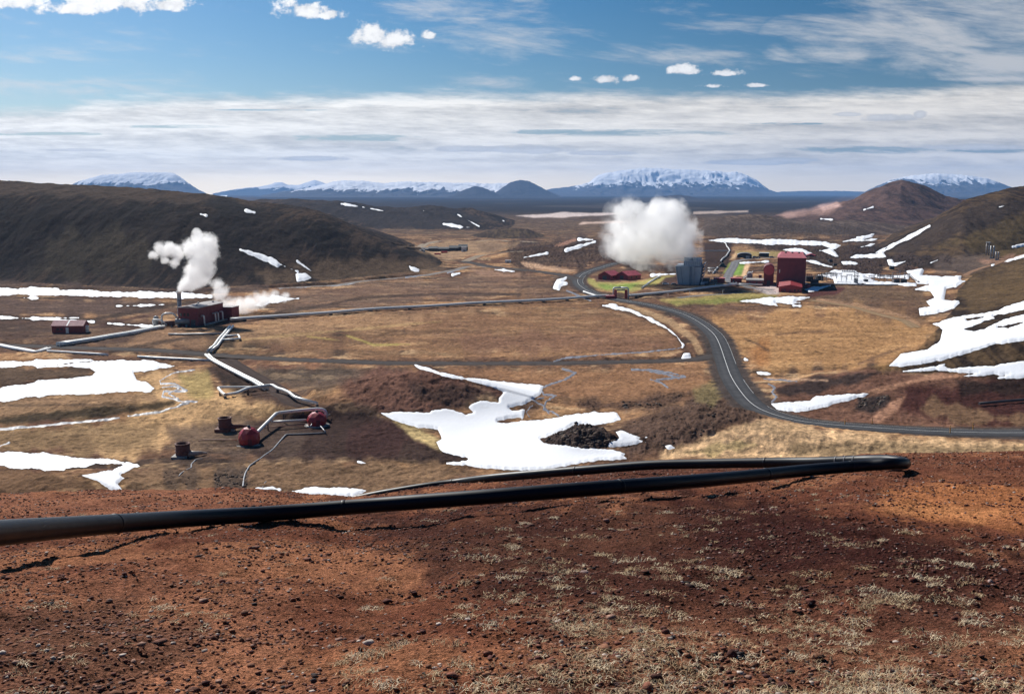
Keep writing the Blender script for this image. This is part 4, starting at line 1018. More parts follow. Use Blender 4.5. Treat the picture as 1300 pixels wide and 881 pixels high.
# ------------------------------------------------------------------ steam
def steam(name, label, blobs, density, soft, nscale, namp, rnd=0, aniso=.35, wisp=1.0, grow=1.0):
    """blobs: (u, v, radius px, toward m) about an anchor; a lumpy body filled with uneven vapour"""
    anchor = Vector(blobs[0][4]) if len(blobs[0]) > 4 else None
    P = []
    for b in blobs:
        a, e = sight(b[0], b[1]); y = anchor.y + b[3]
        p = Vector((float(a) * y, y, EYE + float(e) * y))
        P.append((p - anchor, b[2] * grow * depth_of(p) / FOC))
    bm = bmesh.new()
    for c, r in P:
        bmesh.ops.create_icosphere(bm, subdivisions=3, radius=r * 1.12, matrix=Matrix.Translation(c))
    me = bpy.data.meshes.new(name); bm.to_mesh(me); bm.free()
    m = bpy.data.materials.new(name + '_vapour'); m.use_nodes = True; nt = m.node_tree; nt.nodes.clear()
    out = nt.nodes.new('ShaderNodeOutputMaterial'); v = nt.nodes.new('ShaderNodeVolumePrincipled')
    co = coord(nt); fld = None
    for c, r in P:
        d = nt.nodes.new('ShaderNodeVectorMath'); d.operation = 'DISTANCE'; nt.links.new(co, d.inputs[0]); d.inputs[1].default_value = c
        t = X(nt, d.outputs['Value']) * (-1.0 / r) + 1.0
        fld = t if fld is None else fld.mx(t)
    n = noise(nt, co, nscale, 6, .66); n2 = noise(nt, mapping(nt, co, (1, 1, 1), (13, 5, 2)), nscale * .35, 2, .5)
    n4 = noise(nt, mapping(nt, co, (1, 1, 1), (4, 8, 1)), nscale * 2.6, 4, .6)
    f = fld + (n - .5) * namp + (n4 - .5) * (namp * .45) + (n2 - .5) * (namp * .9)
    dens = f.step(0.02, soft) * density
    if wisp < 1.0: dens = dens * n2.step(.35, .62, wisp, 1.0)
    nt.links.new(dens.o, v.inputs['Density']); v.inputs['Color'].default_value = (1, 1, 1, 1); v.inputs['Anisotropy'].default_value = aniso
    nt.links.new(v.outputs[0], out.inputs['Volume'])
    o = link(name, me, m); o.location = anchor
    rm = o.modifiers.new('union', 'REMESH'); rm.mode = 'VOXEL'; rm.voxel_size = max(r for _, r in P) / 9
    return tag(o, label, 'steam')

# ------------------------------------------------------------------ sky, sun
SUN_EL, SUN_AZ = R(37), R(-33)      # ahead of the eye, to the left
def sky():
    w = bpy.data.worlds.new('World'); SC.world = w; w.use_nodes = True; nt = w.node_tree; nt.nodes.clear()
    out = nt.nodes.new('ShaderNodeOutputWorld'); bg = nt.nodes.new('ShaderNodeBackground'); bg.inputs['Strength'].default_value = .064
    sk = nt.nodes.new('ShaderNodeTexSky'); sk.sky_type = 'NISHITA'; sk.sun_disc = False; sk.sun_elevation = SUN_EL; sk.sun_rotation = SUN_AZ
    sk.altitude = 600; sk.air_density = 1.0; sk.dust_density = .6; sk.ozone_density = 2.5
    g = nt.nodes.new('ShaderNodeTexCoord').outputs['Generated']
    s = nt.nodes.new('ShaderNodeSeparateXYZ'); nt.links.new(g, s.inputs[0])
    x, y, z = (X(nt, s.outputs[i]) for i in range(3))
    ay = y._m('ABSOLUTE').mx(.05)
    a = x / ay; e = z / ay
    def vec(xx, yy, zz=0.0):
        c = nt.nodes.new('ShaderNodeCombineXYZ')
        for i, q in enumerate((xx, yy, zz)):
            if isinstance(q, X): nt.links.new(q.o, c.inputs[i])
            else: c.inputs[i].default_value = q
        return c.outputs[0]
    col = sk.outputs[0]
    def ramp(t, lo, hi, stops):
        n = nt.nodes.new('ShaderNodeValToRGB'); el = n.color_ramp.elements
        pts = [((p - lo) / (hi - lo), q) for p, q in stops]
        while len(el) < len(pts): el.new(.5)
        for q, (p, val) in zip(el, pts): q.position = p; q.color = (val, val, val, 1)
        nt.links.new(((t - lo) / (hi - lo)).o, n.inputs[0]); return X(nt, n.outputs[0])
    def A(u, v=130): return float(sight(u, v)[0])
    def E(v): return float(sight(650, v)[1])
    # the clear blue is deepest at right angles to the sun
    hs = nt.nodes.new('ShaderNodeHueSaturation'); hs.inputs['Saturation'].default_value = 1.58
    nt.links.new(a.step(-.5, .5, .95, .48).o, hs.inputs['Value'])
    nt.links.new(col, hs.inputs['Color']); col = hs.outputs[0]
    def cloudc(b, w=(.96, .97, 1.0)):
        v = nt.nodes.new('ShaderNodeVectorMath'); v.operation = 'SCALE'; v.inputs[0].default_value = tuple(q * 13.5 for q in w)
        nt.links.new(b.o, v.inputs['Scale']); return v.outputs[0]
    def blobs(lst, flat=0.0):
        f = None
        for (u, v, hw, hh) in lst:
            a0, e0 = (float(q) for q in sight(u, v)); ra = hw / 1264; re = hh / 1264
            dx = (a - a0) / ra; dy = (e - e0) / re
            if flat: dy = dy.mn(0.0) * flat + dy
            q = ((dx * dx + dy * dy)._m('SQRT')) * -1.0 + 1.0
            f = q if f is None else f.mx(q)
        return f
    lit = a.step(-.6, .6, 1.0, .72)                        # clouds toward the sun are brighter
    wn = noise(nt, vec(a * 5.0, e * 30.0, 3.1), 1.0, 5, .6) - .5
    fine = noise(nt, vec(a * 22.0 - e * 30.0, e * 150.0 + a * 10.0, 7.0), 1.0, 5, .65) - .5
    stre = noise(nt, vec(a * 3.0 + wn * .5, e * 85.0 + wn * 2.0, 2.0), 1.0, 5, .6) - .5
    # high thin veils
    rg = blobs([(1180, 45, 210, 52), (1290, 15, 170, 60), (1080, 68, 110, 16), (1270, 80, 130, 26)])
    md = blobs([(600, 25, 170, 60), (560, 10, 120, 40), (920, 35, 100, 16)])
    lf = blobs([(100, 108, 240, 26), (620, 106, 140, 14), (60, 60, 220, 30), (900, 70, 200, 20), (1260, 101, 110, 4)])
    vn = noise(nt, vec(a * 6.0 - e * 14.0, e * 40.0 + a * 7.0, 1.0), 1.0, 6, .66, .5) - .5
    veil = (rg.mx(0.0)._m('SQRT') * .85 + md.mx(0.0) * .6 + lf.mx(0.0) * .5 + vn * 1.9 + fine * .8).step(.10, 1.05) * .85
    col = mixc(nt, veil, col, cloudc(lit * .80, (.99, .97, .95)))
    # layered bank toward the horizon, with its ragged upper edge
    ed = ramp(a, -.55, .55, [(A(u), E(v) * 5) for u, v in ((-30, 138), (80, 133), (130, 125), (240, 119), (450, 116), (650, 115), (760, 111), (860, 116), (1000, 118), (1140, 113), (1330, 96))]) * .2
    edge = (ed - e + wn * .014 + fine * .016).step(-.003, .014)
    gaps = blobs([(800, 169, 190, 5.5), (1090, 190, 150, 7), (430, 176, 140, 7.5), (215, 161, 75, 2.6), (1250, 191, 80, 5), (330, 140, 130, 2.0), (60, 170, 90, 3), (700, 168, 80, 4), (1010, 158, 70, 2.5)])
    dens = (stre * 1.9 + fine * .9 + .84) - (gaps + stre * 3.2 + fine * 2.4 + wn * 1.2).step(.0, .7) * .72
    bank = edge * dens.step(.12, .62)
    sh = (stre * 1.3 + fine * 1.0 + wn * .6 + .90).mx(.5).mn(1.08)
    warm = mixc(nt, a.step(-.35, .5), (1.0, .97, .91), (1.0, .92, .80))
    bk = nt.nodes.new('ShaderNodeVectorMath'); bk.operation = 'SCALE'; nt.links.new(warm, bk.inputs[0]); nt.links.new((lit * sh * e.step(.045, .0, 15.5, 19.0)).o, bk.inputs['Scale'])
    # the clear slots in the bank are milky
    col = mixc(nt, edge * .45, col, cloudc(lit * .62, (.80, .93, 1.0)))
    col = mixc(nt, bank * .95, col, bk.outputs[0])
    # pale air right at the horizon
    col = mixc(nt, e.step(.040, .004, 0, .9), col, cloudc(a.step(-.35, .35, 2.15, 1.32), (1.0, .82, .54)))
    n1 = noise(nt, vec(a * 30.0, e * 40.0, 1.5), 1.0, 6, .64) - .5
    # low grey heaps sitting in the bank
    lh = blobs([(690, 191, 60, 9), (600, 190, 70, 6), (760, 195, 60, 5), (1135, 151, 45, 8), (1168, 147, 12, 8), (1075, 146, 22, 4), (960, 207, 90, 5), (1240, 188, 90, 6), (1000, 204, 60, 5), (90, 191, 60, 3), (390, 202, 60, 5)], .6)
    ld = (lh + n1 * 1.6 + fine * .5).step(.05, .42)
    lt = (lh * .35 + n1 * .9 + stre * .4 + .72).mx(.45).mn(1.0)
    col = mixc(nt, ld * .85, col, cloudc(lit * lt * .88, (.99, .98, .97)))
    # fair weather cumulus
    heaps = [(150, 6, 66, 19), (210, 8, 44, 14), (90, 14, 50, 11), (15, 2, 42, 15), (390, 16, 42, 17), (415, 20, 28, 11), (472, 48, 36, 24), (502, 53, 40, 20), (543, 46, 13, 10),
             (765, 102, 24, 8), (800, 101, 13, 7), (730, 101, 12, 5), (872, 90, 24, 9), (918, 94, 30, 7), (905, 110, 20, 4.5), (962, 109, 18, 4)]
    q = blobs(heaps, .7)
    n3 = noise(nt, vec(a * 75.0, e * 95.0, 8.5), 1.0, 4, .62) - .5
    cd = q + n1 * 2.7 + n3 * 1.3 - .05
    # undersides turn grey: compare with the same field a little lower
    up = noise(nt, vec(a * 30.0 + .25, e * 40.0 - .30, 1.5), 1.0, 4, .6) - .5
    tone = (n1 - up) * .9 + cd.step(.0, 1.1) * .16 + .86
    col = mixc(nt, cd.step(.05, .55) * .97, col, cloudc(tone.mx(.55).mn(1.05) * a.step(-.6, .6, 1.02, .84), (1.0, .99, .98)))
    nt.links.new(col, bg.inputs['Color']); nt.links.new(bg.outputs[0], out.inputs['Surface'])
    w.cycles.sampling_method = 'NONE'
sky()
L = bpy.data.lights.new('sun', 'SUN'); L.energy = 5.0; L.angle = R(.55); L.color = (1.0, .965, .905)
so = bpy.data.objects.new('sun', L); COL.objects.link(so)
sd = Vector((math.sin(SUN_AZ) * math.cos(SUN_EL), math.cos(SUN_AZ) * math.cos(SUN_EL), math.sin(SUN_EL)))
so.rotation_euler = sd.to_track_quat('Z', 'Y').to_euler(); so.location = sd * 300 + Vector((0, 0, 200))
cam = bpy.data.cameras.new('camera'); co_ = bpy.data.objects.new('camera', cam); COL.objects.link(co_); SC.camera = co_
cam.sensor_width = 36; cam.lens = FOC / 1300 * 36; cam.clip_start = .1; cam.clip_end = 90000
co_.location = (0, 0, EYE); co_.rotation_euler = (math.pi / 2 - PITCH, 0, 0)
SC.view_settings.view_transform = 'Standard'; SC.view_settings.look = 'None'; SC.view_settings.exposure = 0.36; SC.view_settings.gamma = 1.0
SC.render.engine = 'CYCLES'
c = SC.cycles
c.max_bounces = 48; c.diffuse_bounces = 2; c.glossy_bounces = 2; c.transmission_bounces = 2; c.volume_bounces = 48; c.transparent_max_bounces = 24
c.use_denoising = True; c.volume_step_rate = .35; c.volume_max_steps = 512
try: c.denoiser = 'OPENIMAGEDENOISE'
except Exception: pass
# ------------------------------------------------------------------ paints and metals
RED_WALL = mat_paint('dark_red_sheet', (.19, .018, .022), .55, ribs=('X', 3.2)); RED_ROOF = mat_paint('red_roof_sheet', (.46, .075, .085), .5, ribs=('X', 2.4))
RED_LIT = mat_paint('sunlit_red_sheet', (.34, .018, .018), .5, ribs=('Y', 2.4)); RED_DOME = mat_paint('dome_red', (.40, .028, .028), .35, var=.2)  # RED_LIT is the red sheet with sunlight put into its colour
RUST = mat_paint('rusty_steel', (.15, .055, .040), .8, var=.4, scale=1.4); GREYROOF = mat_paint('grey_roof_sheet', (.27, .235, .235), .55, ribs=('X', 2.4))
PINKROOF = mat_paint('sunlit_red_roof', (.50, .16, .17), .5, ribs=('X', 3.0), dirt=(.6, .5, .5)); WHITE = mat_paint('white_paint', (.72, .72, .70), .5)  # PINKROOF: red sheet lightened in colour for sun and snow reflections
PIPE_W = mat_paint('pale_pipe_cladding', (.76, .745, .70), .42, metal=.15, var=.22, scale=.3, dirt=(.30, .26, .21)); PIPE_G = mat_paint('grey_pipe_cladding', (.34, .33, .32), .45, metal=.2, scale=.3)
STEEL = mat_paint('galvanised_steel', (.30, .31, .33), .45, metal=.5); DARKST = mat_paint('dark_steel', (.055, .055, .06), .55); BLUEGREY = mat_paint('tower_sheet', (.36, .42, .49), .6, var=.2, scale=.2, dirt=(.12, .12, .13), ribs=('X', 1.2))
BLUEDARK = mat_paint('louvre_sheet', (.17, .21, .27), .6); CONC = mat_paint('concrete', (.36, .34, .31), .85, var=.3); GLASS = mat_paint('dark_window', (.02, .025, .03), .15)
BLACKROOF = mat_paint('black_shed_sheet', (.025, .026, .028), .6); YELLOW = mat_paint('yellow_post_paint', (.55, .26, .02), .5); BEIGE = mat_paint('beige_pipe_cladding', (.45, .37, .31), .5)
REDPIPE = mat_paint('red_thin_pipe', (.26, .055, .035), .55); HOSE = mat_paint('grey_hose_rubber', (.17, .18, .20), .5); TYRE = mat_paint('tyre_rubber', (.02, .02, .02), .8)

def ground(p): return float(land(np.array([p[0]]), np.array([p[1]]))[0])
def follow(px, h=1.0, step=6.0, d0=165.0):
    """world points along the ground under a line of picture points, h above it; h may be a list"""
    q = hitl([p[0] for p in px], [p[1] for p in px], d0=d0)
    hs = h if isinstance(h, (list, tuple)) else [h] * len(px)
    out = []
    for i in range(len(q) - 1):
        n = max(1, int(np.linalg.norm(q[i + 1][:2] - q[i][:2]) / step))
        for k in range(n):
            t = k / n; p = q[i] * (1 - t) + q[i + 1] * t
            out.append((p[0], p[1], hs[i] * (1 - t) + hs[i + 1] * t))
    out.append((q[-1][0], q[-1][1], hs[-1]))
    z = land(np.array([p[0] for p in out]), np.array([p[1] for p in out]))
    # a laid pipe is stiffer than the ground
    if len(z) > 5:
        k = 5; zz = np.concatenate([np.full(2, z[0]), z, np.full(2, z[-1])]); z = np.maximum(np.convolve(zz, np.ones(k) / k, 'valid'), z - .3)
    return [Vector((p[0], p[1], float(zz_) + p[2])) for p, zz_ in zip(out, z)]
def pipe_line(label, px, r, h, mat=None, twin=0.0, legs=9.0, group=None, name='steam_pipe', cat='pipe', n=10, bend=2.0):
    """a raised pipe, or two side by side, on low stands"""
    pts = follow(px, h); o0 = pts[0].copy(); o0.z = ground(o0)
    t = thing(name, label, cat, o0, 0, group)
    loc = [p - o0 for p in pts]
    sides = [0.0] if not twin else [-twin / 2, twin / 2]
    for sd_ in sides:
        q = []
        for i, p in enumerate(loc):
            d = (loc[min(i + 1, len(loc) - 1)] - loc[max(i - 1, 0)]); d.z = 0; d.normalize()
            q.append(p + Vector((-d.y, d.x, 0)) * sd_)
        MB().tube(elbowed(q, bend, 3), r, n).build('pipe_run', mat or PIPE_W, t)
    if legs:
        acc = legs * .6
        cnt = 0
        for i in range(1, len(loc)):
            acc += (loc[i] - loc[i - 1]).length
            if acc >= legs and cnt < 60:
                acc = 0; cnt += 1; p = loc[i]; w = twin / 2 + r
                hh = max(.3, p.z + o0.z - ground(p + o0))
                MB().box(p.x - .12 - w * .5, p.x + .12 + w * .5, p.y - .15, p.y + .15, p.z - hh - .2, p.z - r * .8).build('stand', DARKST, t)
    return t

# ------------------------------------------------------------------ pipes on the valley floor
pipe_line('long pale twin pipe running from the dark red station to the red pipe bridge', [(293, 409.5), (345, 405.5), (420, 401), (520, 394), (600, 389), (660, 386), (720, 382.5), (771, 379)], .62, 1.5, twin=1.7, legs=14)
pipe_line('pale twin pipe running from the pipe bridge toward the power station', [(796, 379), (830, 375.5), (870, 371.5), (905, 367), (936, 363.5)], .6, 1.4, twin=1.6, legs=14)
pipe_line('short white pipe meeting the long twin pipe beside the road bend', [(741, 372.5), (759, 379)], .55, 1.0, WHITE, legs=6)
pipe_line('short pale pipe on the lawn in front of the cooling tower', [(815, 367.5), (824, 361), (838, 352.5)], .6, 1.0, legs=7)
pipe_line('wide pale twin pipe leading to the separators of the dark red station', [(74, 441), (120, 433.5), (165, 425.5), (206, 418.5)], .75, 1.0, twin=1.9, legs=12)
pipe_line('white pipe with an elbow at the edge of the valley, behind the bitten snow field', [(-30, 437), (0, 441.5), (46, 449.5), (62, 445.5)], .5, .9, WHITE, twin=1.3, legs=10)
pipe_line('thin white pipe lying past the end of the elbowed pipe', [(60, 448.5), (100, 451), (137, 453.2)], .42, .8, WHITE, legs=10)
pipe_line('thin white pipe lying behind the snow field, joining the well pipe', [(175, 456), (220, 458.5), (268, 461)], .42, .9, legs=10)
pipe_line('thin grey pipe lying in front of the dark red station', [(214, 426.8), (250, 426.6), (284, 426.3)], .40, .8, PIPE_G, legs=10)
pipe_line('straight well pipe near the dark red station, on the far side of the gravel road', [(294, 417.5), (286, 426), (280, 433.5), (274, 442), (266, 450)], .5, 1.0, twin=1.3, legs=9)
pipe_line('pale square pipe loop beside the straight well pipe', [(281, 430.5), (303, 428.6), (305, 433.5), (278, 435.2)], .42, 1.0, legs=9, bend=1.0)
pipe_line('white twin well pipe slanting beside the reddish dirt track', [(263, 454), (268, 459.5), (275, 464), (300, 477), (322, 488.5), (338, 497.5)], .42, 1.2, twin=1.05, legs=8)
pipe_line('pale hairpin pipe loop at the end of the slanting twin pipe', [(338, 497.3), (310, 498.5), (277, 500.6), (286, 506), (315, 502.5), (346, 498.8), (375, 509.5), (403, 520.8)], .42, 1.3, legs=8, bend=1.4)
pipe_line('white zigzag pipe climbing the dark ground behind the cooling tower', [(919, 308), (926.5, 319.5), (915, 334)], .6, 1.0, legs=14)
pipe_line('short white pipe standing by the pipe rack', [(911, 341), (905, 349)], .55, 1.0, WHITE, legs=6)
pipe_line('thin pale pipe crossing the dark ground behind the cooling tower', [(888, 320), (910, 319.5), (926, 319.5)], .4, .9, legs=14)
pipe_line('pale pipe angled across the snow beside the switchyard', [(1154, 351), (1160, 356), (1166, 360)], .55, 1.2, PIPE_G, legs=6)
pipe_line('thin pale pipe on stands in front of the switchyard snow', [(1030, 362), (1060, 362.5), (1100, 363), (1140, 362.5)], .35, 1.0, PIPE_G, legs=12)
pipe_line('black pipe ending on the maroon rise', [(1243, 515.5), (1275, 512.5), (1320, 509)], .36, .7, DARKST, legs=0, n=12)

# ------------------------------------------------------------------ dark red station with the steaming stack
def station():
    p = G(252, 415.5); q = G(284, 407.3)
    d = Vector((q[0] - p[0], q[1] - p[1], 0)); ang = math.atan2(d.y, d.x) - math.pi / 2
    t = thing('industrial_building', 'dark red industrial building with a grey roof beside the steaming stack', 'building', (p[0], p[1], ground(p)), ang)
    Ln = min(d.length, 32); Wd = 9.4; Ht = 8.2
    MB().box(-Wd, 0, 0, Ln, -1, Ht).build('wall', RED_WALL, t)
    MB().prism([(-Wd - .3, Ht + .003), (.3, Ht + .003), (.3, Ht + .25), (-Wd / 2, Ht + 1.0), (-Wd - .3, Ht + .25)], -.3, Ln + .3).build('roof', GREYROOF, t)
    an = MB().box(-2.2, 4.2, Ln + .02, Ln + 7, -1, 6.0).build('annexe', RED_WALL, t)
    MB().box(-2.4, 4.4, Ln + .3, Ln + 7.2, 6.003, 6.3).build('annexe_roof', GREYROOF, an)
    for yy in (2.5, Ln * .55, Ln * .66, Ln * .84):
        MB().tube(elbowed([(0.1, yy, 4.6), (1.5, yy, 4.8), (1.6, yy, .6), (1.6, yy + 3.0, .6)], .9), .36, 8).build('wall_pipe', PIPE_W, t)
    MB().tube([(1.6, 3, .7), (1.7, Ln + 6, .7)], .45, 8).build('foot_pipe', PIPE_G, t)
    dr = MB().box(-3.4, -1.4, -.06, .0, -.5, 3.2).build('door', DARKST, t); MB().box(-1.75, -1.6, -.12, -.065, 1.2, 1.5).build('handle', STEEL, dr)
    for k in range(3): MB().box(-8.6 + k * 1.7, -7.6 + k * 1.7, -.05, .0, 4.6, 6.0).build('window', GLASS, t)
    for k in range(3):
        MB().lathe([(0, Ht + 1.35), (.45, Ht + 1.3), (.45, Ht + .6)], 10, (-Wd / 2 + (-1) ** k * 1.6, 5 + k * 7)).build('roof_vent', STEEL, t)
    return t
station()
def stack():
    p = G(229, 409.5); s = mpp(p); h = (409.5 - 369.5) * s
    t = thing('chimney_stack', 'grey steel stack under the small steam cloud', 'chimney', (p[0], p[1], p[2]))
    MB().lathe([(1.25, -.5), (1.25, .4), (.95, .5), (.92, h - 1.6), (.92, h - .9)], 16).build('shaft', STEEL, t)
    MB().lathe([(.93, h - 1.0), (1.15, h - .95), (1.15, h), (.95, h), (.95, h - .6), (0, h - .6)], 16).build('rim', PIPE_W, t)
    MB().tube([(.98, -.98, 0), (.98, -.98, h - 1.2)], .10, 6).build('ladder', DARKST, t)
    for k in (.35, .7): MB().lathe([(1.0, h * k), (1.12, h * k + .05), (1.12, h * k + .3), (1.0, h * k + .35)], 16).build('band', DARKST, t)
    return Vector((p[0], p[1], p[2] + h))
STACK_TOP = stack()
def separators():
    p = G(212, 415.5); s = mpp(p)
    t = thing('steam_separator', 'cluster of separator drums and a looped pipe at the side of the dark red station', 'machinery', (p[0], p[1], p[2]))
    MB().tube([(-3, 0, 1.6), (3.2, .6, 1.6)], [1.2, 1.2], 14).build('drum', RUST, t)
    MB().tube([(3.6, .5, 2.4), (9.5, 1.6, 2.4)], [1.3, 1.3], 14).build('drum', PIPE_G, t)
    MB().lathe([(0, 5.0), (1.0, 4.6), (1.2, 3.8), (1.2, -.3)], 14, (-4.8, .8)).build('upright_drum', PIPE_G, t)
    MB().tube(elbowed([(-1.6, -1.2, .2), (-1.6, -1.2, 5.2), (-.2, -1.0, 6.2), (3.2, -.6, 6.2), (5.2, .4, 3.2)], 1.3), .42, 10).build('looped_pipe', PIPE_W, t)
    MB().tube(elbowed([(-5.0, -1.5, .6), (-5.6, -1.5, 3.6), (-1.8, -1.6, 3.4), (.6, -1.6, 1.0)], .9), .34, 10).build('looped_pipe', PIPE_W, t)
    MB().box(-5.8, 9.5, 2.4, 2.7, .4, .8).build('walkway', STEEL, t)
    for xx in (-2, 2, 5, 8.5): MB().box(xx - .25, xx + .25, -.5, 1.6, -.5, 1.2).build('saddle', CONC, t)
separators()
def shed():
    p = G(86, 423); s = mpp(p)
    t = thing('small_shed', 'small dark red shed with a sunlit pink roof and one white door', 'shed', (p[0], p[1], p[2]), R(2))
    w = 39 * s / 2; d = 6.2; e = 3.0
    MB().prismx([(0, -.5), (d, -.5), (d, e), (d / 2, e + 1.7), (0, e)], -w, w).build('wall', RED_WALL, t)
    rf = MB()
    for sg in (0, 1):
        y0, y1 = (-.35, d / 2) if sg == 0 else (d + .35, d / 2)
        rf.hexa([(-w - .3, y0, e - .17), (w + .3, y0, e - .17), (w + .3, y1, e + 1.72), (-w - .3, y1, e + 1.72)], [(-w - .3, y0, e + .02), (w + .3, y0, e + .02), (w + .3, y1, e + 1.92), (-w - .3, y1, e + 1.92)])
    roof = rf.build('roof', PINKROOF, t)
    MB().hexa([(-.35, -.4, e - .0), (.2, -.4, e - .0), (.2, d / 2, e + 1.93), (-.35, d / 2, e + 1.93)], [(-.35, -.4, e + .06), (.2, -.4, e + .06), (.2, d / 2, e + 1.98), (-.35, d / 2, e + 1.98)]).build('rooflight', WHITE, roof)
    dr = MB().box(-.7, .45, -.06, 0, 0, 2.3).build('door', WHITE, t); MB().box(.2, .32, -.12, -.065, 1.0, 1.2).build('handle', DARKST, dr)
    for xx in (-4.4, -2.9): MB().box(xx, xx + 1.0, -.05, 0, 1.1, 2.1).build('window', GLASS, t)
    p2 = G(109, 421.3)
    k = thing('white_tank', 'round white tank at the gable end of the small red shed', 'tank', (p2[0], p2[1], p2[2]))
    MB().lathe([(1.3, -.5), (1.3, 2.3)], 18).build('drum', WHITE, k); MB().lathe([(1.36, 2.28), (1.36, 2.4), (0, 2.9)], 18).build('lid', WHITE, k); MB().lathe([(1.34, .9), (1.34, 1.0)], 18).build('hoop', STEEL, k)
shed()

# ------------------------------------------------------------------ well site
def dome(u, v, wpx, hpx, label):
    p = G(u, v); s = mpp(p); r = wpx * s / 2; h = hpx * s
    t = thing('wellhead_dome', label, 'dome', (p[0], p[1] + r * .6, ground((p[0], p[1] + r * .6))), .3)
    bm = bmesh.new(); bmesh.ops.create_icosphere(bm, subdivisions=2, radius=1.0)
    bmesh.ops.delete(bm, geom=[q for q in bm.verts if q.co.z < -.62], context='VERTS')
    for q in bm.verts: q.co = Vector((q.co.x * r, q.co.y * r, (q.co.z + .55) / 1.55 * h))
    me = bpy.data.meshes.new('shell'); bm.to_mesh(me); bm.free(); link('shell', me, RED_DOME, t)
    MB().lathe([(r * 1.0, -.6), (r * 1.22, -.6), (r * 1.22, .12), (r * .8, .16)], 24).build('concrete_ring', CONC, t)
    MB().lathe([(.35, h - .12), (.35, h + .25), (0, h + .4)], 10).build('vent', DARKST, t)
    dr = MB().box(-.45, .45, -r * .99, -r * .80, 0, 1.7).build('door', RED_WALL, t)
    return t
dome(314.5, 567, 28.5, 23, 'red faceted well dome nearer the camera, between the two rusty drums and the pipes')
dome(401, 541.5, 26, 18, 'red faceted well dome at the end of the white pipe on the dark gravel pad')
def drum(u, v, wpx, hpx, label, block, inlet):
    p = G(u, v); s = mpp(p); r = wpx * s / 2; h = hpx * s
    t = thing('silencer_drum', label, 'drum', (p[0], p[1] + r, ground((p[0], p[1] + r))))
    MB().lathe([(r, -.6), (r * .97, h * .45), (r * .97, h), (r * .86, h), (r * .86, h * .3), (0, h * .3)], 22).build('shell', RUST, t)
    for k in (.05, .5, .96): MB().lathe([(r * .98, h * k - .08), (r * 1.06, h * k - .06), (r * 1.06, h * k + .06), (r * .98, h * k + .08)], 22).build('hoop', RUST, t)
    MB().box(-r * 1.25, r * .75, -r * 1.3, r * 1.2, -.7, .75).build('footing', CONC if block else RUST, t)
    MB().tube([(r * .7, 0, .9), (r * 1.5, -.2, 1.0), (r * 2.3, .9, .9), (r * 2.9, 2.0, .55)], [.75, .62, .4, .2], 12).build('inlet_cone', BEIGE if block else RUST, t)
    MB().box(r * 1.02, r * 1.5, -.9, .5, -.6, .5).build('inlet_block', CONC, t)
drum(229.5, 583, 18.5, 19.5, 'rusty red drum on a pale concrete block, in front of the domes', True, None)
drum(283.5, 548.5, 17, 17, 'dark rusty drum standing behind the nearer red dome', False, None)
def small_pipe(label, px, r, h, mat, name='thin_pipe', cat='pipe', n=8):
    pts = follow(px, h, 1.5); o0 = pts[0].copy()
    mb = MB().tube(elbowed([p - o0 for p in pts], .6, 2), r, n)
    o = mb.build(name, mat); o.location = o0
    return tag(o, label, cat)
small_pipe('thin red pipe from the concrete footed drum to the nearer dome', [(252, 562), (258, 559.7), (280, 560), (301, 560)], .10, .35, REDPIPE)
small_pipe('thin red pipe from the dark rusty drum toward the far dome', [(297, 541.5), (311, 543), (345, 543.5), (389, 541)], .08, .3, REDPIPE)
small_pipe('long grey hose curving down from the far dome to the rust slope', [(308.5, 620), (309.5, 610), (311.5, 602), (317, 592.5), (331, 583), (343, 574.5), (352, 566), (359, 557), (363.6, 552.5), (386, 552), (414, 550.5)], .19, .2, HOSE, 'hose', 'hose')
small_pipe('short grey hose kinked on the grass beside the concrete footed drum', [(226.5, 606), (230, 601.5), (236, 598), (243, 595), (243, 590), (248.6, 584.8), (257, 583.5)], .15, .16, HOSE, 'hose', 'hose')
small_pipe('tiny grey hose end beside the snow strip', [(333, 621), (336, 614), (338, 612)], .12, .14, HOSE, 'hose', 'hose')
def well_pipes():
    a = G(327, 556); t = thing('steam_pipe', 'raised white pipe linking the two red domes with a kinked arm', 'pipe', (a[0], a[1], a[2]))
    def w(u, v, h):
        # picture point of the pipe itself, h metres above the ground under it
        q = hitl(u, v, off=h)[0]; return Vector(q) - Vector(a)
    MB().tube(elbowed([w(322, 555, 1.2), w(326, 549.5, 1.6), w(351, 524.5, 2.6), w(372, 522, 2.7), w(405, 519, 2.7), w(413.5, 521, 2.2), w(414.5, 531, .3)], 1.2), .42, 12).build('pipe_run', PIPE_W, t)
    MB().tube([w(344, 535.6, 1.7), w(365, 534.5, 1.6), w(389, 533, 1.5)], .27, 10).build('branch_pipe', PIPE_W, t)
    for (u, v, h) in ((340, 535.5, 2.1), (360, 523.6, 2.6), (385, 521, 2.6)):
        q = w(u, v, h); MB().box(q.x - .12, q.x + .12, q.y - .12, q.y + .12, q.z - h - .3, q.z - .3).build('stand', DARKST, t)
    for (u, v, u2, v2) in ((384, 525, 389, 529), (396, 538, 394, 542), (407, 541, 414, 549), (416, 527, 419, 526)):
        MB().tube([w(u, v, 1.0), w(u2, v2, .6)], .13, 8).build('side_pipe', STEEL, t)
well_pipes()

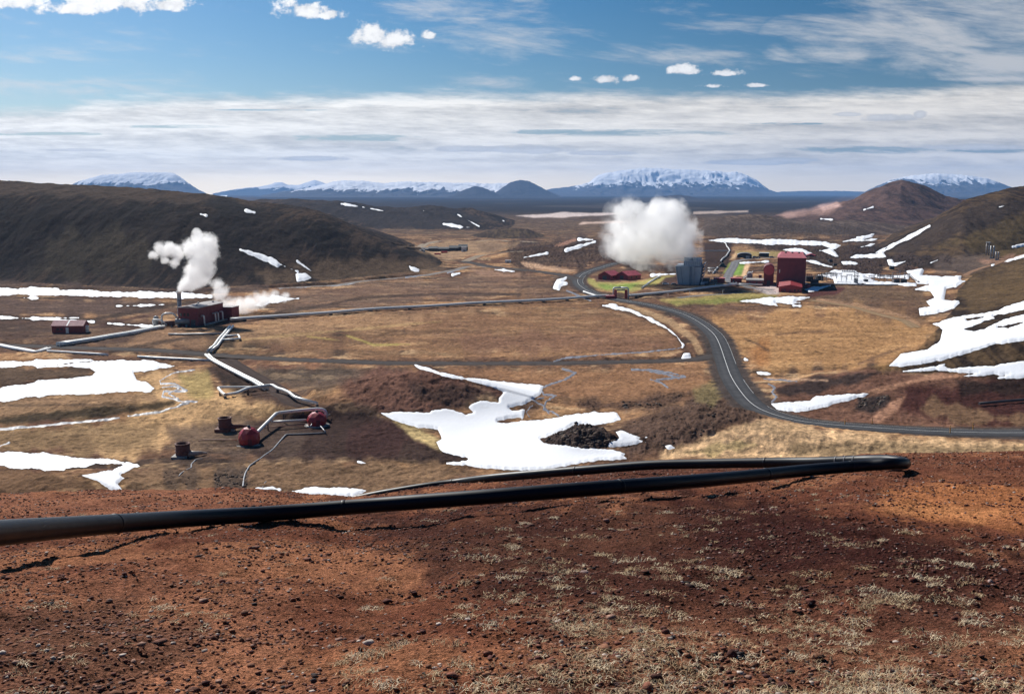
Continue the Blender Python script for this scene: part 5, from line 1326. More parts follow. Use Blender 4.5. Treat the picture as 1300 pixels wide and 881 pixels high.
# ------------------------------------------------------------------ power station
PH = G(1003, 372.3); PHA = -math.atan2(PH[0], PH[1])
def local_thing(name, label, cat, u, v, rz=0.0, group=None, face=1.0):
    p = G(u, v); t = thing(name, label, cat, (p[0], p[1], ground(p)), rz - math.atan2(p[0], p[1]) * face, group); return t, mpp(p)
def gable(t, w, d, e, a, wall, roof, over=.3, thick=.22, y0=0.0):
    MB().prism([(-w, -1), (w, -1), (w, e), (0, a), (-w, e)], y0, y0 + d).build('wall', wall, t)
    rf = MB(); k = (a - e) / w
    for sg in (-1, 1):
        b = [(sg * (w + over), y0 - over, e - over * k + .01), (0, y0 - over, a + .01), (0, y0 + d + over, a + .01), (sg * (w + over), y0 + d + over, e - over * k + .01)]
        if sg > 0: b = b[::-1]
        rf.hexa(b, [(q[0], q[1], q[2] + thick) for q in b])
    return rf.build('roof', roof, t)
def power_house():
    t = thing('power_house', 'tall dark red main hall of the power station with a pink red roof', 'building', (PH[0], PH[1], PH[2]), PHA)
    s = 605 / FOC * 1.0
    x0, x1 = -17.0 * s, 18.0 * s
    H = 18.2; y0, y1 = 34, 72
    MB().box(x0, x1, y0, y1, -1, H).build('wall', RED_WALL, t)
    rb = [(x0 - .3, y0 - .3, H + .003), (x1 + .3, y0 - .3, H + .003), (x1 + .3, y1 + .3, H + .003), (x0 - .3, y1 + .3, H + .003)]
    rt = [(x0 + 1.6, y0 + 10, H + 1.9), (x1 - 1.6, y0 + 10, H + 1.9), (x1 - 1.6, y1 - 4, H + 1.9), (x0 + 1.6, y1 - 4, H + 1.9)]
    MB().hexa(rb, rt).build('roof', RED_ROOF, t)
    MB().box(x0 + 1.2, x0 + 1.7, y0 - .06, y0, 9, 11).build('window', WHITE, t)
    MB().box(x0 + 3, x0 + 7, y0 - .08, y0, 0, 4.6).build('door', DARKST, t)
    for k in range(4): MB().box(x1, x1 + .07, y0 + 4 + k * 8, y0 + 7 + k * 8, 8, 12).build('window', GLASS, t)
    for k in range(3): MB().lathe([(.6, H + 1.8), (.6, H + 2.5), (.9, H + 2.6), (0, H + 3.0)], 10, (x0 + 4.5 + k * 4, y0 + 16)).build('roof_vent', GREYROOF, t)
    t = thing('red_annexe', 'bright red gabled annexe in front of the tall dark red hall', 'building', (PH[0], PH[1], PH[2]), PHA)
    gable(t, 6.4, 33.9, 3.4, 4.7, RED_LIT, RED_LIT)
    dr = MB().box(-5.2, -2.4, -.07, 0, -.3, 2.7).build('door', RED_WALL, t); MB().box(-2.8, -2.65, -.13, -.075, 1.1, 1.3).build('handle', STEEL, dr)
    MB().box(-.5, .6, -.07, 0, -.2, 2.2).build('door', RED_WALL, t)
    for xx in (2.0, 4.0): MB().box(xx, xx + 1.1, -.06, 0, 1.2, 2.2).build('window', GLASS, t)
power_house()
def separator_house():
    t, s = local_thing('separator_house', 'dark red tower with a round red tank end on top, beside the tall hall', 'building', 975.5, 361)
    w = 6.2 * s
    MB().box(-w, w, 0, 12, -1, 16 * s).build('wall', RED_WALL, t)
    zc = 18.2 * s; r = 6.8 * s
    MB().tube([(0, -1.0, zc), (0, 16, zc)], r, 24).build('tank', RED_WALL, t)
    MB().tube([(0, -1.25, zc), (0, -1.02, zc)], r * .94, 24).build('tank_end', RED_ROOF, t)
    MB().tube(elbowed([(w + 2.2, -.8, 0), (w + 2.2, -.8, 12 * s), (w + 3.4, -.6, 15 * s), (w + 4.6, 0, 19 * s)], 1.0), .65, 10).build('beige_pipe', BEIGE, t)
    for k in (8, 14): MB().box(w + 3.4, w + 4.6, -1.2, .2, k * s - .6, k * s + .6).build('valve', BEIGE, t)
    MB().box(-1, 1, -.07, 0, 0, 2.4).build('door', DARKST, t)
    t, s = local_thing('basin_house', 'low dark red building with a pale rim beside the round tank', 'building', 958, 362.3)
    w = 10.6 * s
    MB().box(-w, w, 0, 12, -1, 5.6 * s).build('wall', RED_WALL, t); MB().box(-w - .3, w + .3, -.3, 12.3, 5.6 * s + .003, 5.6 * s + .7).build('roof', CONC, t)
    for k in (-6, 1, 7): MB().box(k * s * 1.2, k * s * 1.2 + 1.2, -.06, 0, .8, 2.0).build('window', GLASS, t)
    t, s = local_thing('pipe_tower', 'white jumble of pipes and ducts beside the low dark red building', 'machinery', 951, 355)
    MB().box(-1.4, 2.2, 0, 3, -.5, 3.6).build('duct', PIPE_G, t); MB().box(-.8, 1.4, .3, 2.6, 3.603, 5.0).build('duct', WHITE, t)
    MB().tube(elbowed([(-3.4, -.5, .2), (-2.4, -.5, 1.6), (-1.2, -.5, 1.8), (-1.2, -.5, 4.2), (2.0, -.3, 4.6), (2.4, 0, 5.6)], .7), .38, 8).build('looped_pipe', WHITE, t)
    MB().tube(elbowed([(-3.8, .6, .1), (-3.0, .6, 2.4), (-.9, .6, 2.6)], .7), .3, 8).build('looped_pipe', WHITE, t)
    t, s = local_thing('valve_hut', 'tiny dark red hut between the pipes and the round tank', 'hut', 965, 354)
    MB().box(-1, 1, 0, 2, -.5, 2.3).build('wall', RED_WALL, t); MB().box(-1.1, 1.1, -.1, 2.1, 2.303, 2.5).build('roof', GREYROOF, t)
    for u, lab in ((913, 'long dark red block beside the cooling tower'), (934.5, 'dark red block at the end of the bright lawn')):
        t, s = local_thing('red_block', lab, 'building', u, 359.2, group=None)
        w = 6.9 * s
        MB().box(-w, w, 0, 6, -.5, 5.2 * s).build('wall', RED_WALL, t); MB().box(-w - .2, w + .2, -.2, 6.2, 5.2 * s + .003, 5.2 * s + .35).build('roof', RED_ROOF, t)
        MB().box(-w * .6, -w * .3, -.06, 0, 0, 2).build('door', DARKST, t)
    t, s = local_thing('pipe_manifold', 'white stub pipes at the end of the pale twin pipe', 'machinery', 934, 362.6)
    for k in range(3): MB().tube(elbowed([(-3 + k * 1.8, 0, 0), (-3 + k * 1.8, 0, 1.7), (-3.6 + k * 1.8, -.8, 1.9)], .5), .38, 8).build('stub_pipe', WHITE, t)
    MB().tube([(-.5, .4, .9), (16, .6, .9)], .45, 8).build('header', PIPE_W, t)
separator_house()
def dark_plant():
    t, s = local_thing('equipment_yard', 'black pump housings against the side of the cooling tower', 'machinery', 901, 361)
    MB().box(-4.6, 0, 0, 5, -.5, 3.6).build('housing', BLACKROOF, t); MB().box(.2, 4.2, .6, 5, -.5, 2.7).build('housing', DARKST, t); MB().tube([(-5.5, -.4, 1.0), (-1, -.5, 1.0)], .8, 10).build('pump', BLUEDARK, t)
dark_plant()
def cooling_tower():
    t, s = local_thing('cooling_tower', 'blue grey cooling tower under the big steam cloud', 'cooling tower', 872, 361.6, R(-4))
    X0, X1 = -11 * s, 9 * s; xt0, xt1 = -15 * s, 8.6 * s; h = 23.5 * s; D = 24
    MB().hexa([(X0, 0, -.6), (X1, 0, -.6), (X1, D, -.6), (X0, D, -.6)], [(xt0, -1.4, h), (xt1, -1.4, h), (xt1, D, h), (xt0, D, h)]).build('body', BLUEGREY, t)
    c1 = MB().hexa([(X1 + .02, .8, -.6), (X1 + 6 * s, 1.2, -.6), (X1 + 6 * s, D, -.6), (X1 + .02, D, -.6)], [(xt1 + .04, .2, h - .4), (X1 + 9 * s, .6, h - .4), (X1 + 9 * s, D, h - .4), (xt1 + .04, D, h - .4)]).build('side_cell', BLUEGREY, t)
    MB().box(7 * s - 1.9, 7 * s - .6, -1.75, -.3, .2, h - .1).build('stair_shaft', BLUEDARK, t)
    for xx in (-13, -8): MB().hexa([((xx + 3.0) * s - .15, -.2, .5), ((xx + 3.0) * s + .15, -.2, .5), ((xx + 3.0) * s + .15, .1, .5), ((xx + 3.0) * s - .15, .1, .5)], [(xx * s - .15, -1.58, h - .5), (xx * s + .15, -1.58, h - .5), (xx * s + .15, -1.3, h - .5), (xx * s - .15, -1.3, h - .5)]).build('pillar', BLUEDARK, t)
    up = MB().box(-5 * s, 16 * s, 2, D - 1, h + .003, h + 3.0).build('plenum', BLUEGREY, t)
    for k in range(9): MB().box(-5 * s + .4 + k * 1.15, -5 * s + .62 + k * 1.15, 1.9, 2.0, h + .3, h + 2.8).build('rib', BLUEDARK, up)
    for k, xx in enumerate((0, 11)):
        f = MB().lathe([(3.0, h + 3.003), (2.7, h + 3.8), (3.1, h + 5.0), (2.9, h + 5.0), (2.5, h + 3.8), (2.7, h + 3.2)], 22, (xx * s, 9)).build('fan_stack', BLUEGREY, t)
    for k in range(6):
        a = 15.5 * s + k * .18; z = 1.2 + k * 2.0
        MB().hexa([(a - .6, 2.0, z), (a + 1.9, 2.2, z + 1.5), (a + 1.9, D - 1, z + 1.5), (a - .6, D - 1, z)], [(a - .7, 2.0, z + .25), (a + 1.8, 2.2, z + 1.75), (a + 1.8, D - 1, z + 1.75), (a - .7, D - 1, z + .25)]).build('louvre', BLUEDARK, t)
    MB().hexa([(17 * s, 1.6, .2), (17 * s + .35, 1.6, .2), (17 * s + .35, 1.9, .2), (17 * s, 1.9, .2)], [(24 * s, 1.6, 13.5), (24 * s + .35, 1.6, 13.5), (24 * s + .35, 1.9, 13.5), (24 * s, 1.9, 13.5)]).build('brace', BLUEGREY, t)
    MB().tube([(17 * s, -.8, .9), (22 * s, -.8, .9)], .8, 10).build('outlet_pipe', BLUEGREY, t)
    return t
CT = cooling_tower()
def halls():
    for u, v, lab, w, rz in ((767.5, 355.3, 'dark red gabled hall nearest the far road bend', 4.8, -28), (789.5, 355.2, 'dark red gabled hall on the cooling tower side of its twin', 5.2, -40)):
        t, s = local_thing('red_hall', lab, 'building', u, v, R(rz), 'pair of red gabled halls by the road bend')
        gable(t, w, 13.5, 2.9, 5.4, RED_WALL, RED_ROOF, .4)
        dr = MB().box(-1.6, 1.6, -.07, 0, -.3, 2.8).build('door', DARKST, t); MB().box(1.1, 1.25, -.13, -.075, 1.0, 1.3).build('handle', STEEL, dr)
        MB().box(w, w + .06, 3, 4.4, 1, 2.2).build('window', GLASS, t); MB().box(w, w + .06, 8, 9.4, 1, 2.2).build('window', GLASS, t)
halls()
def pipe_bridge():
    t, s = local_thing('pipe_bridge', 'red legged arch carrying the pale pipe over the asphalt road', 'pipe bridge', 788, 379.3)
    w = 6.6 * s; h = 14 * s
    for sg in (-1, 1):
        MB().box(sg * w - .75, sg * w + .75, -.8, .8, -.6, h - 1.0).build('leg', RED_LIT if sg > 0 else RED_ROOF, t)
        for o in (-.5, .5):
            MB().tube(elbowed([(sg * (w + 1.25), o, -.2), (sg * (w + 1.25), o, h - .1), (0, o, h)], 1.0), .42, 10).build('riser_pipe', WHITE, t)
    MB().box(-w + .78, w - .78, -.5, .5, h - 1.6, h - .9).build('beam', CONC, t)
    t, s = local_thing('red_box', 'low dark red box at the foot of the pipe bridge', 'box', 774.5, 380.3)
    MB().box(-5.5 * s, 5.5 * s, 0, 3.2, -.5, 4.2 * s).build('wall', RED_LIT, t); MB().box(-5.7 * s, 5.7 * s, -.2, 3.4, 4.2 * s + .003, 4.2 * s + .25).build('lid', RED_ROOF, t)
pipe_bridge()
def sheds_behind():
    t, s = local_thing('dark_shed', 'long dark shed with a pale arched roof at the top of the lawn drive', 'shed', 945, 328.3)
    w = 9 * s; arc = [(-w * math.cos(q), 2.6 + 2.0 * math.sin(q)) for q in np.linspace(0, math.pi, 11)]
    MB().prism([(-w, -.5), (w, -.5), (w, 2.6)] + arc[::-1][1:-1] + [(-w, 2.6)], 0, 9).build('wall', BLACKROOF, t)
    rf = MB(); a2 = [(-(w + .2) * math.cos(q), 2.65 + 2.25 * math.sin(q)) for q in np.linspace(0, math.pi, 11)]
    rf.prism(a2 + [(x, z - .2) for x, z in a2[::-1]], -.2, 9.2).build('roof', STEEL, t)
    MB().box(w * .2, w * .7, -.06, 0, 0, 2.4).build('door', STEEL, t)
    t, s = local_thing('dark_shed', 'boxy dark shed with a bluish white flat roof near the tall hall', 'shed', 970, 326.3)
    MB().box(-6 * s, 6 * s, 0, 8, -.5, 3.2).build('wall', BLACKROOF, t); MB().box(-6.3 * s, 6.3 * s, -.3, 8.3, 3.203, 3.6).build('roof', WHITE, t); MB().box(-5, -2, -.06, 0, .9, 2.1).build('window', GLASS, t)
    t, s = local_thing('red_shed', 'low shed with a bright red roof behind the tall hall', 'shed', 1029, 327.3)
    gable(t, 5.5 * s, 14, 1.8, 3.2, RED_WALL, RED_LIT)
sheds_behind()
def car(u, v, col, label, rz):
    t, s = local_thing('parked_car', label, 'car', u, v, R(rz))
    m = mat_paint('car_paint', col, .3, var=.1)
    MB().hexa([(-2.1, -.85, .35), (2.1, -.85, .35), (2.1, .85, .35), (-2.1, .85, .35)], [(-2.0, -.8, .95), (2.05, -.8, .9), (2.05, .8, .9), (-2.0, .8, .95)]).build('body', m, t)
    MB().hexa([(-1.7, -.76, .953), (1.1, -.76, .953), (1.1, .76, .953), (-1.7, .76, .953)], [(-1.3, -.65, 1.55), (.5, -.65, 1.55), (.5, .65, 1.55), (-1.3, .65, 1.55)]).build('cabin', GLASS, t)
    for xx in (-1.3, 1.3):
        for yy in (-.92, .72): MB().tube([(xx, yy, .33), (xx, yy + .2, .33)], .33, 12).build('wheel', TYRE, t)
car(958, 327.4, (.12, .2, .3), 'blue car parked beside the arched dark shed', 20); car(962.5, 328, (.03, .03, .035), 'black car parked on the drive between the two dark sheds', -10)
car(980, 327.5, (.12, .08, .16), 'violet grey car parked past the boxy dark shed', 5); car(845, 361.6, (.75, .75, .75), 'white car parked at the foot of the cooling tower', 0); car(856, 362.6, (.02, .02, .022), 'black car parked at the foot of the cooling tower', 10)
def rack():
    for v, lab in ((344.2, 'far pipe rack beside the cooling tower'), (347.8, 'near pipe rack beside the cooling tower')):
        t, s = local_thing('pipe_rack', lab, 'rack', 905, v)
        MB().tube([(-6.5 * s, 0, 2.2), (6.5 * s, 0, 2.2)], .32, 8).build('top_pipe', PIPE_W, t); MB().tube([(-6.5 * s, .8, 1.2), (6.5 * s, .8, 1.2)], .3, 8).build('low_pipe', PIPE_G, t)
        for k in range(6): MB().box(-6 * s + k * 2.4 * s - .12, -6 * s + k * 2.4 * s + .12, -.2, 1.1, -.4, 1.85).build('post', DARKST, t)
    for u, v, w_, lab in ((1052, 351.5, 9, 'rust stained pipe rack over the snow at the hall side of the switchyard'), (1077, 347.5, 8, 'pipe rack at the back edge of the switchyard snow'), (1124, 354.5, 10, 'long low pipe rack toward the outer end of the switchyard')):
        t, s = local_thing('pipe_rack', lab, 'rack', u, v)
        MB().tube([(-w_ * s, 0, 3.0), (w_ * s, 0, 3.0)], .28, 8).build('top_pipe', RUST, t); MB().tube([(-w_ * s, .9, 1.9), (w_ * s, .9, 1.9)], .3, 8).build('low_pipe', DARKST, t)
        for k in range(6): MB().box(-w_ * s + k * w_ * .39 * s, -w_ * s + k * w_ * .39 * s + .26, -.2, 1.2, -.4, 2.7).build('post', DARKST, t)
    t, s = local_thing('valve_house', 'dark green valve mound at the foot of the zigzag pipe', 'hut', 917, 339.5)
    MB().hexa([(-3.6, 0, -.5), (3.6, 0, -.5), (3.6, 6, -.5), (-3.6, 6, -.5)], [(-.6, 1.6, 3.2), (.8, 1.6, 3.2), (.8, 4.4, 3.2), (-.6, 4.4, 3.2)]).build('mound', mat_paint('dark_green_sheet', (.035, .045, .035), .7), t)
rack()
# white lamp posts along the plant lane
def lamps():
    first = None
    for u, v, h in ((875.6, 376.5, 7), (917.5, 375.8, 7.5), (957, 374, 9), (908.5, 365, 5), (848, 377, 6)):
        p = G(u, v); hh = h * mpp(p)
        lab = {875.6: 'thin white lamp post standing on the lawn in front of the cooling tower', 917.5: 'thin white lamp post beside the lane, in front of the red blocks', 957: 'tall thin lamp post at the paved yard by the low rimmed building', 908.5: 'short white lamp post close to the black pump housings', 848: 'thin white lamp post at the quiet end of the lane'}[u]
        if first is None:
            t = thing('lamp_post', lab, 'lamp post', (p[0], p[1], p[2]), 0, 'lamp posts along the plant lane'); first = (t, hh)
            MB().tube([(0, 0, -.4), (0, 0, hh)], [.13, .09], 8).build('pole', WHITE, t); MB().box(-.1, .9, -.12, .12, hh, hh + .16).build('lamp_head', STEEL, t)
        else: dup(first[0], (p[0], p[1], p[2]), 0, lab, (1, 1, hh / first[1]))
lamps()
# ------------------------------------------------------------------ switchyard
def switchyard():
    spots = [(1046, 357.5, 9.5), (1052, 354, 8), (1058, 358.6, 11), (1065, 355.5, 9), (1071, 359, 9), (1078, 357, 9), (1106, 357.5, 8), (1113, 356.5, 9), (1119, 357.5, 8.5), (1129, 358, 9), (1136, 359, 13), (1145, 358.5, 15), (1151, 357, 10)]
    names_ = ['first gantry beside the dark transformers of the tall hall', 'small gantry behind the first one by the tall hall', 'taller gantry over bare snow at the hall side of the yard', 'thin gantry behind the taller one over bare snow', 'gantry standing at the near edge of the yard snow', 'gantry just before the thick lattice tower', 'low gantry after the thick lattice tower', 'gantry in the middle of the far half of the yard', 'gantry over the bare brown strip of the yard', 'gantry just before the dark equipment cluster', 'tall gantry in the dark equipment cluster', 'tallest gantry, at the outer end of the dark cluster', 'last gantry beside the snow tongue']
    first = None
    for (u, v, h), lab in zip(spots, names_):
        p = G(u, v); hh = h * mpp(p)
        if first is None:
            t = thing('switchyard_gantry', lab, 'gantry', (p[0], p[1], p[2]), 0, 'gantries of the switchyard'); first = (t, hh)
            for xx in (-1.5, 1.5): MB().tube([(xx, 0, -.5), (xx, 0, hh)], [.2, .14], 6).build('post', STEEL, t)
            MB().box(-2.2, 2.2, -.15, .15, hh - .5, hh - .2).build('beam', DARKST, t)
            for xx in (-.9, .1, .9): MB().lathe([(.1, hh - .55), (.2, hh - .8), (.1, hh - 1.1), (.2, hh - 1.3), (0, hh - 1.4)], 8, (xx, 0)).build('insulator', RUST, t)
        else: dup(first[0], (p[0], p[1], p[2]), R(random.uniform(-20, 20)), lab, (1, 1, hh / first[1]))
    t, s = local_thing('lattice_tower', 'thick dark lattice tower in the middle of the switchyard', 'tower', 1086.5, 360)
    h = 15.5 * s; w = 1.1
    for xx in (-w, w):
        for yy in (-w, w): MB().box(xx - .14, xx + .14, yy - .14, yy + .14, -.5, h).build('leg', DARKST, t)
    for k in range(7):
        z0 = k * h / 7; z1 = z0 + h / 7
        for yy in (-w, w): MB().tube([(-w, yy, z0), (w, yy, z1)], .12, 5).build('brace', DARKST, t)
    MB().box(-2.2, 2.2, -.4, .4, h * .62, h * .66).build('arm', DARKST, t); MB().box(-.9, .9, -.9, .9, .2, 3.4).build('cabinet', STEEL, t)
    fst = None
    for u, v, lab, sc in ((1027, 358, 'black transformer beside the tall hall wall', 1.3), (1034, 361.5, 'black transformer at the corner of the gabled annexe snow', 1.2), (1040, 356.5, 'black transformer nearest the first gantry', 1.2), (1138, 360, 'dark transformer under the tall gantry', 1.0), (1147, 360, 'dark transformer under the tallest gantry', 1.0), (1099, 358.5, 'low dark transformer past the lattice tower', .7), (1054, 333.5, 'dark cabinet on the lava behind the yard', .9), (1060, 338.5, 'dark cabinet at the back edge of the yard', .8), (1132, 342.5, 'black cabinet beside the snow tongue slope', .9)):
        p = G(u, v)
        if fst is None:
            t = thing('transformer', lab, 'transformer', (p[0], p[1], p[2]), 0, 'dark transformers of the switchyard'); fst = t
            MB().box(-1.8, 1.8, -1.2, 1.2, -.4, 2.8).build('tank', DARKST, t)
            for k in range(5): MB().box(-1.6 + k * .7, -1.3 + k * .7, -1.7, -1.203, .3, 2.4).build('radiator', BLACKROOF, t)
            for xx in (-1, 0, 1): MB().lathe([(.2, 2.803), (.12, 3.1), (.2, 3.4), (.1, 4.0), (0, 4.1)], 8, (xx, .2)).build('bushing', RUST, t)
            t.scale = (sc, sc, sc)
        else: dup(fst, (p[0], p[1], p[2]), R(random.uniform(-15, 15)), lab, (sc, sc, sc))
    t, s = local_thing('white_container', 'white container at the corner of the bright red annexe', 'container', 1021, 365)
    MB().box(-1.6, 1.6, 0, 4, -.3, 2.6).build('body', WHITE, t); MB().box(-.7, .7, -.05, 0, .1, 2.2).build('door', STEEL, t)
    t, s = local_thing('red_tank', 'small dark red tank beside the white container', 'tank', 1025.5, 366)
    MB().lathe([(1.5, -.3), (1.5, 1.6), (1.1, 2.3), (0, 2.6)], 14).build('drum', RED_LIT, t); MB().lathe([(.3, 2.5), (.3, 2.9), (0, 2.95)], 8).build('cap', DARKST, t)
switchyard()
def hill_wells():
    first = None
    for u, v, w, h, cap, lab in ((1253.3, 324, 5, 15.5, 1, 'pale capped steam stack, topmost of the three on the hillside'), (1259.3, 328.3, 6, 16, 0, 'grey twin tube steam stack in the middle of the three on the hillside'), (1265.6, 330.3, 5, 10.5, 0, 'shortest of the three steam stacks on the hillside')):
        t, s = local_thing('steam_stack', lab, 'chimney', u, v, 0, 'steam stacks on the hillside')
        k = w * s / 2; H = h * s
        for xx in (-k * .55, k * .55): MB().tube([(xx, 0, -.6), (xx, 0, H)], k * .36, 10).build('tube', PIPE_G if not cap else BEIGE, t)
        for q in (.15, .4, .65, .9): MB().box(-k, k, -.25, .25, H * q, H * q + .25).build('brace', RUST, t)
        if cap: MB().box(-k * 1.05, k * 1.05, -.8, .8, H + .003, H + .7).build('cap', WHITE, t)
        else: MB().box(-k * .9, k * .9, -.9, .9, -.6, .9).build('base', CONC, t)
hill_wells()
def markers():
    first = None
    for u, v, lab in ((1072.5, 541, 'yellow road post nearest the bend, beside the asphalt'), (1107, 541.5, 'yellow road post in front of the orange bank'), (1206, 550.5, 'yellow road post on the near edge of the asphalt'), (1235, 546.5, 'yellow road post under the end of the black pipe on the maroon rise')):
        p = G(u, v)
        if first is None:
            t = thing('road_post', lab, 'road post', (p[0], p[1], p[2]), 0, 'yellow posts along the road'); first = t
            MB().box(-.09, .09, -.05, .05, -.5, 2.0).build('post', YELLOW, t); MB().box(-.08, .08, -.056, -.051, 1.55, 1.8).build('reflector', WHITE, t)
        else: dup(first, (p[0], p[1], p[2]), 0, lab)
markers()
def drill_site():
    t, s = local_thing('black_shed', 'long black shed row at the distant drill site', 'building', 562, 319.3)
    segs = [(-31, -18, 4.6), (-18, -6, 6.0), (-6, 8, 5.2), (8, 20, 7.0), (20, 32, 8.6)]
    for i, (a, b, h) in enumerate(segs):
        MB().prismx([(0, -.6), (12, -.6), (12, h * s * .8), (6, h * s), (0, h * s * .62)], a * s + .02 * i, b * s - .02).build('bay', BLACKROOF, t)
    for a in (-25, -2, 14): MB().box(a * s, (a + 3) * s, -.08, 0, 0, 2.6).build('door', DARKST, t)
    for u, v, w, h, c, lab in ((536, 319.2, 3.4, 2.2, WHITE, 'small white container at the hill end of the black shed'), (557, 318.6, 5.6, 2.8, WHITE, 'long white container in front of the black shed'), (589, 319.5, 3.3, 6.4, WHITE, 'tall white tank house at the far end of the black shed')):
        t, s = local_thing('white_container', lab, 'container', u, v)
        MB().box(-w * s, w * s, -4.2, -1.2, -.5, h * s).build('body', c, t); MB().box(-.8, .8, -4.26, -4.2, .1, 2.0).build('door', STEEL, t)
    for u, v, w, lab in ((555.5, 324.2, 4, 'red container farther from the black shed'), (564, 322, 4, 'red container closer to the black shed')):
        t, s = local_thing('red_container', lab, 'container', u, v)
        MB().box(-w * s, w * s, 0, 2.6, -.4, 2.0).build('body', mat_paint('container_red', (.55, .05, .035), .5), t); MB().box(-w * s + .3, -w * s + 1.3, -.05, 0, .1, 1.8).build('door', RED_WALL, t)
    t, s = local_thing('white_container', 'little white hut beside the pale track beyond the far road', 'container', 645, 334)
    MB().box(-2.4, 2.4, 0, 3, -.4, 2.2).build('body', WHITE, t); MB().box(-.5, .5, -.05, 0, 0, 1.9).build('door', STEEL, t)
drill_site()

# ------------------------------------------------------------------ the black pipe in front
def black_pipe():
    r = .165
    front = [(-330, 712), (-160, 695), (0, 676.5), (110, 667.5), (225, 659), (346, 651.5), (450, 643.2), (540, 636.3), (638, 629), (720, 622.7), (800, 616.7), (880, 610.8), (950, 604.5), (1023, 597), (1080, 592.3), (1112, 589.8), (1128, 588.7)]
    P = []
    for i, (u, v) in enumerate(front):
        # heights above the slope: propped at the near end, bridging the hollow in the middle
        h = float(np.interp(u, [-330, 0, 250, 346, 638, 880, 1080], [.6, .38, .05, .10, .32, .27, .09]))
        a, e = sight(u, v)
        yy = np.linspace(6, 60, 2000); g = EYE + float(e) * yy - z_slope(float(a) * yy, yy) - r - h
        k = int(np.argmax(g < 0)); P.append((float(a), float(e), yy[k]))
    wt = np.ones(len(P)); wt[-4:] = 6; wt[0] = 3
    yf = np.polyval(np.polyfit([p[0] for p in P], [1 / p[2] for p in P], 5, w=wt), [p[0] for p in P])
    P = [Vector((a / y_, 1 / y_, EYE + e / y_)) for (a, e, _), y_ in zip(P, yf)]
    fn = lambda x, y: z_slope(x, y)
    rear = [(1130, 584.6, None), (1096, 584.5), (1040, 586.5), (990, 587), (900, 588.5), (823, 590.5), (740, 597), (672, 602.5), (620, 607.5), (582, 612.5), (540, 618), (500, 624.5), (470, 630), (440, 637), (400, 650)]
    Q = []
    end = P[-1]
    for i, rr in enumerate(rear):
        u, v = rr[0], rr[1]
        a, e = sight(u, v)
        yt = end.y + 1.1 + i * 1.05 if i < 4 else end.y + 4.6 + min(i - 3, 6) * 1.15 + max(0, i - 9) * .15
        Q.append(Vector((float(a) * yt, yt, EYE + float(e) * yt)))
    c = (P[-1] + Q[0]) / 2
    ax = (P[-1] - Q[0]); mid = c + Vector((.42, -.05, -.02))
    pts = resample([tuple(p) for p in P] + [tuple(mid)] + [tuple(q) for q in Q], .25)
    pts = [Vector(p) for p in pts]
    # thin out and keep the curve smooth
    o0 = pts[0].copy(); o0.z = float(z_slope(np.array([o0.x]), np.array([o0.y]))[0])
    t = thing('black_pipe', 'thick black plastic pipe lying in a long hairpin across the rust slope', 'pipe', o0)
    m, nt, b = new_mat('black_plastic'); co = coord(nt)
    n = noise(nt, co, 3.0, 5, .6); n2 = noise(nt, mapping(nt, co, (1, 1, 1), (4, 4, 4)), 30, 3, .6)
    col = mixc(nt, n.step(.45, .8, 0, .6), (.006, .007, .011), (.014, .014, .017)); col = mixc(nt, n2.step(.68, .78, 0, .14), col, (.12, .085, .07))
    nt.links.new(col, b.inputs['Base Color']); nt.links.new((n * .2 + .36).o, b.inputs['Roughness']); b.inputs['Specular IOR Level'].default_value = .22
    MB().tube([p - o0 for p in pts], r, 28).build('pipe_run', m, t)
    L_ = len(pts)
    for f in (.06, .17, .29, .40, .50, .56, .68, .80, .9):
        i = int(f * L_); p = pts[i] - o0; d = (pts[i + 1] - pts[i - 1]).normalized()
        MB().tube([p - d * .045, p - d * .03, p + d * .03, p + d * .045], [r * 1.005, r * 1.045, r * 1.045, r * 1.005], 28).build('weld_ring', m, t)
    for uu in (1066, 1074, 1083):
        a, e = sight(uu, 584.5); k = min(range(L_ * 6 // 10 if False else 0, L_), key=lambda i: abs(pts[i].x / pts[i].y - float(a)) + (0 if pts[i].y > end.y + .6 else 1))
        p = pts[k] - o0; d = (pts[k + 1] - pts[k - 1]).normalized()
        MB().tube([p - d * .03, p + d * .03], r * 1.02, 20).build('strap', DARKST, t)
    return pts
PIPE_PTS = black_pipe()
# packing stones where the pipe would float are part of the slope itself

# ------------------------------------------------------------------ stones and dry grass on the near slope
def rock_shape(rnd, n=2):
    bm = bmesh.new(); bmesh.ops.create_icosphere(bm, subdivisions=n, radius=1.0)
    k = Vector((rnd.uniform(.7, 1.3), rnd.uniform(.7, 1.2), rnd.uniform(.5, .85)))
    o = Vector((rnd.uniform(-50, 50), rnd.uniform(-50, 50), rnd.uniform(-50, 50)))
    from mathutils import noise as mn
    for v in bm.verts:
        f = 1 + .42 * mn.noise(v.co * 1.1 + o) + .22 * mn.noise(v.co * 2.7 + o)
        v.co = Vector((v.co.x * k.x, v.co.y * k.y, v.co.z * k.z)) * f
    co = np.array([v.co[:] for v in bm.verts]); fa = np.array([[q.index for q in f.verts] for f in bm.faces]); bm.free()
    return co, fa
def mat_stone(name, vary=True):
    m, nt, b = new_mat(name)
    c = attr(nt, 'tint'); co = coord(nt)
    n = noise(nt, co, 18, 5, .7)
    sc = nt.nodes.new('ShaderNodeVectorMath'); sc.operation = 'SCALE'; nt.links.new(c, sc.inputs[0]); nt.links.new(n.step(.25, .75, .55, 1.4).o, sc.inputs['Scale'])
    nt.links.new(sc.outputs[0], b.inputs['Base Color']); b.inputs['Roughness'].default_value = .9; b.inputs['Specular IOR Level'].default_value = .2
    bumpn(nt, b, n, .6, .02); return m
STONE = mat_stone('scoria_stone')
_rnd = random.Random(5)
LOW = [rock_shape(_rnd, 1) for _ in range(10)]
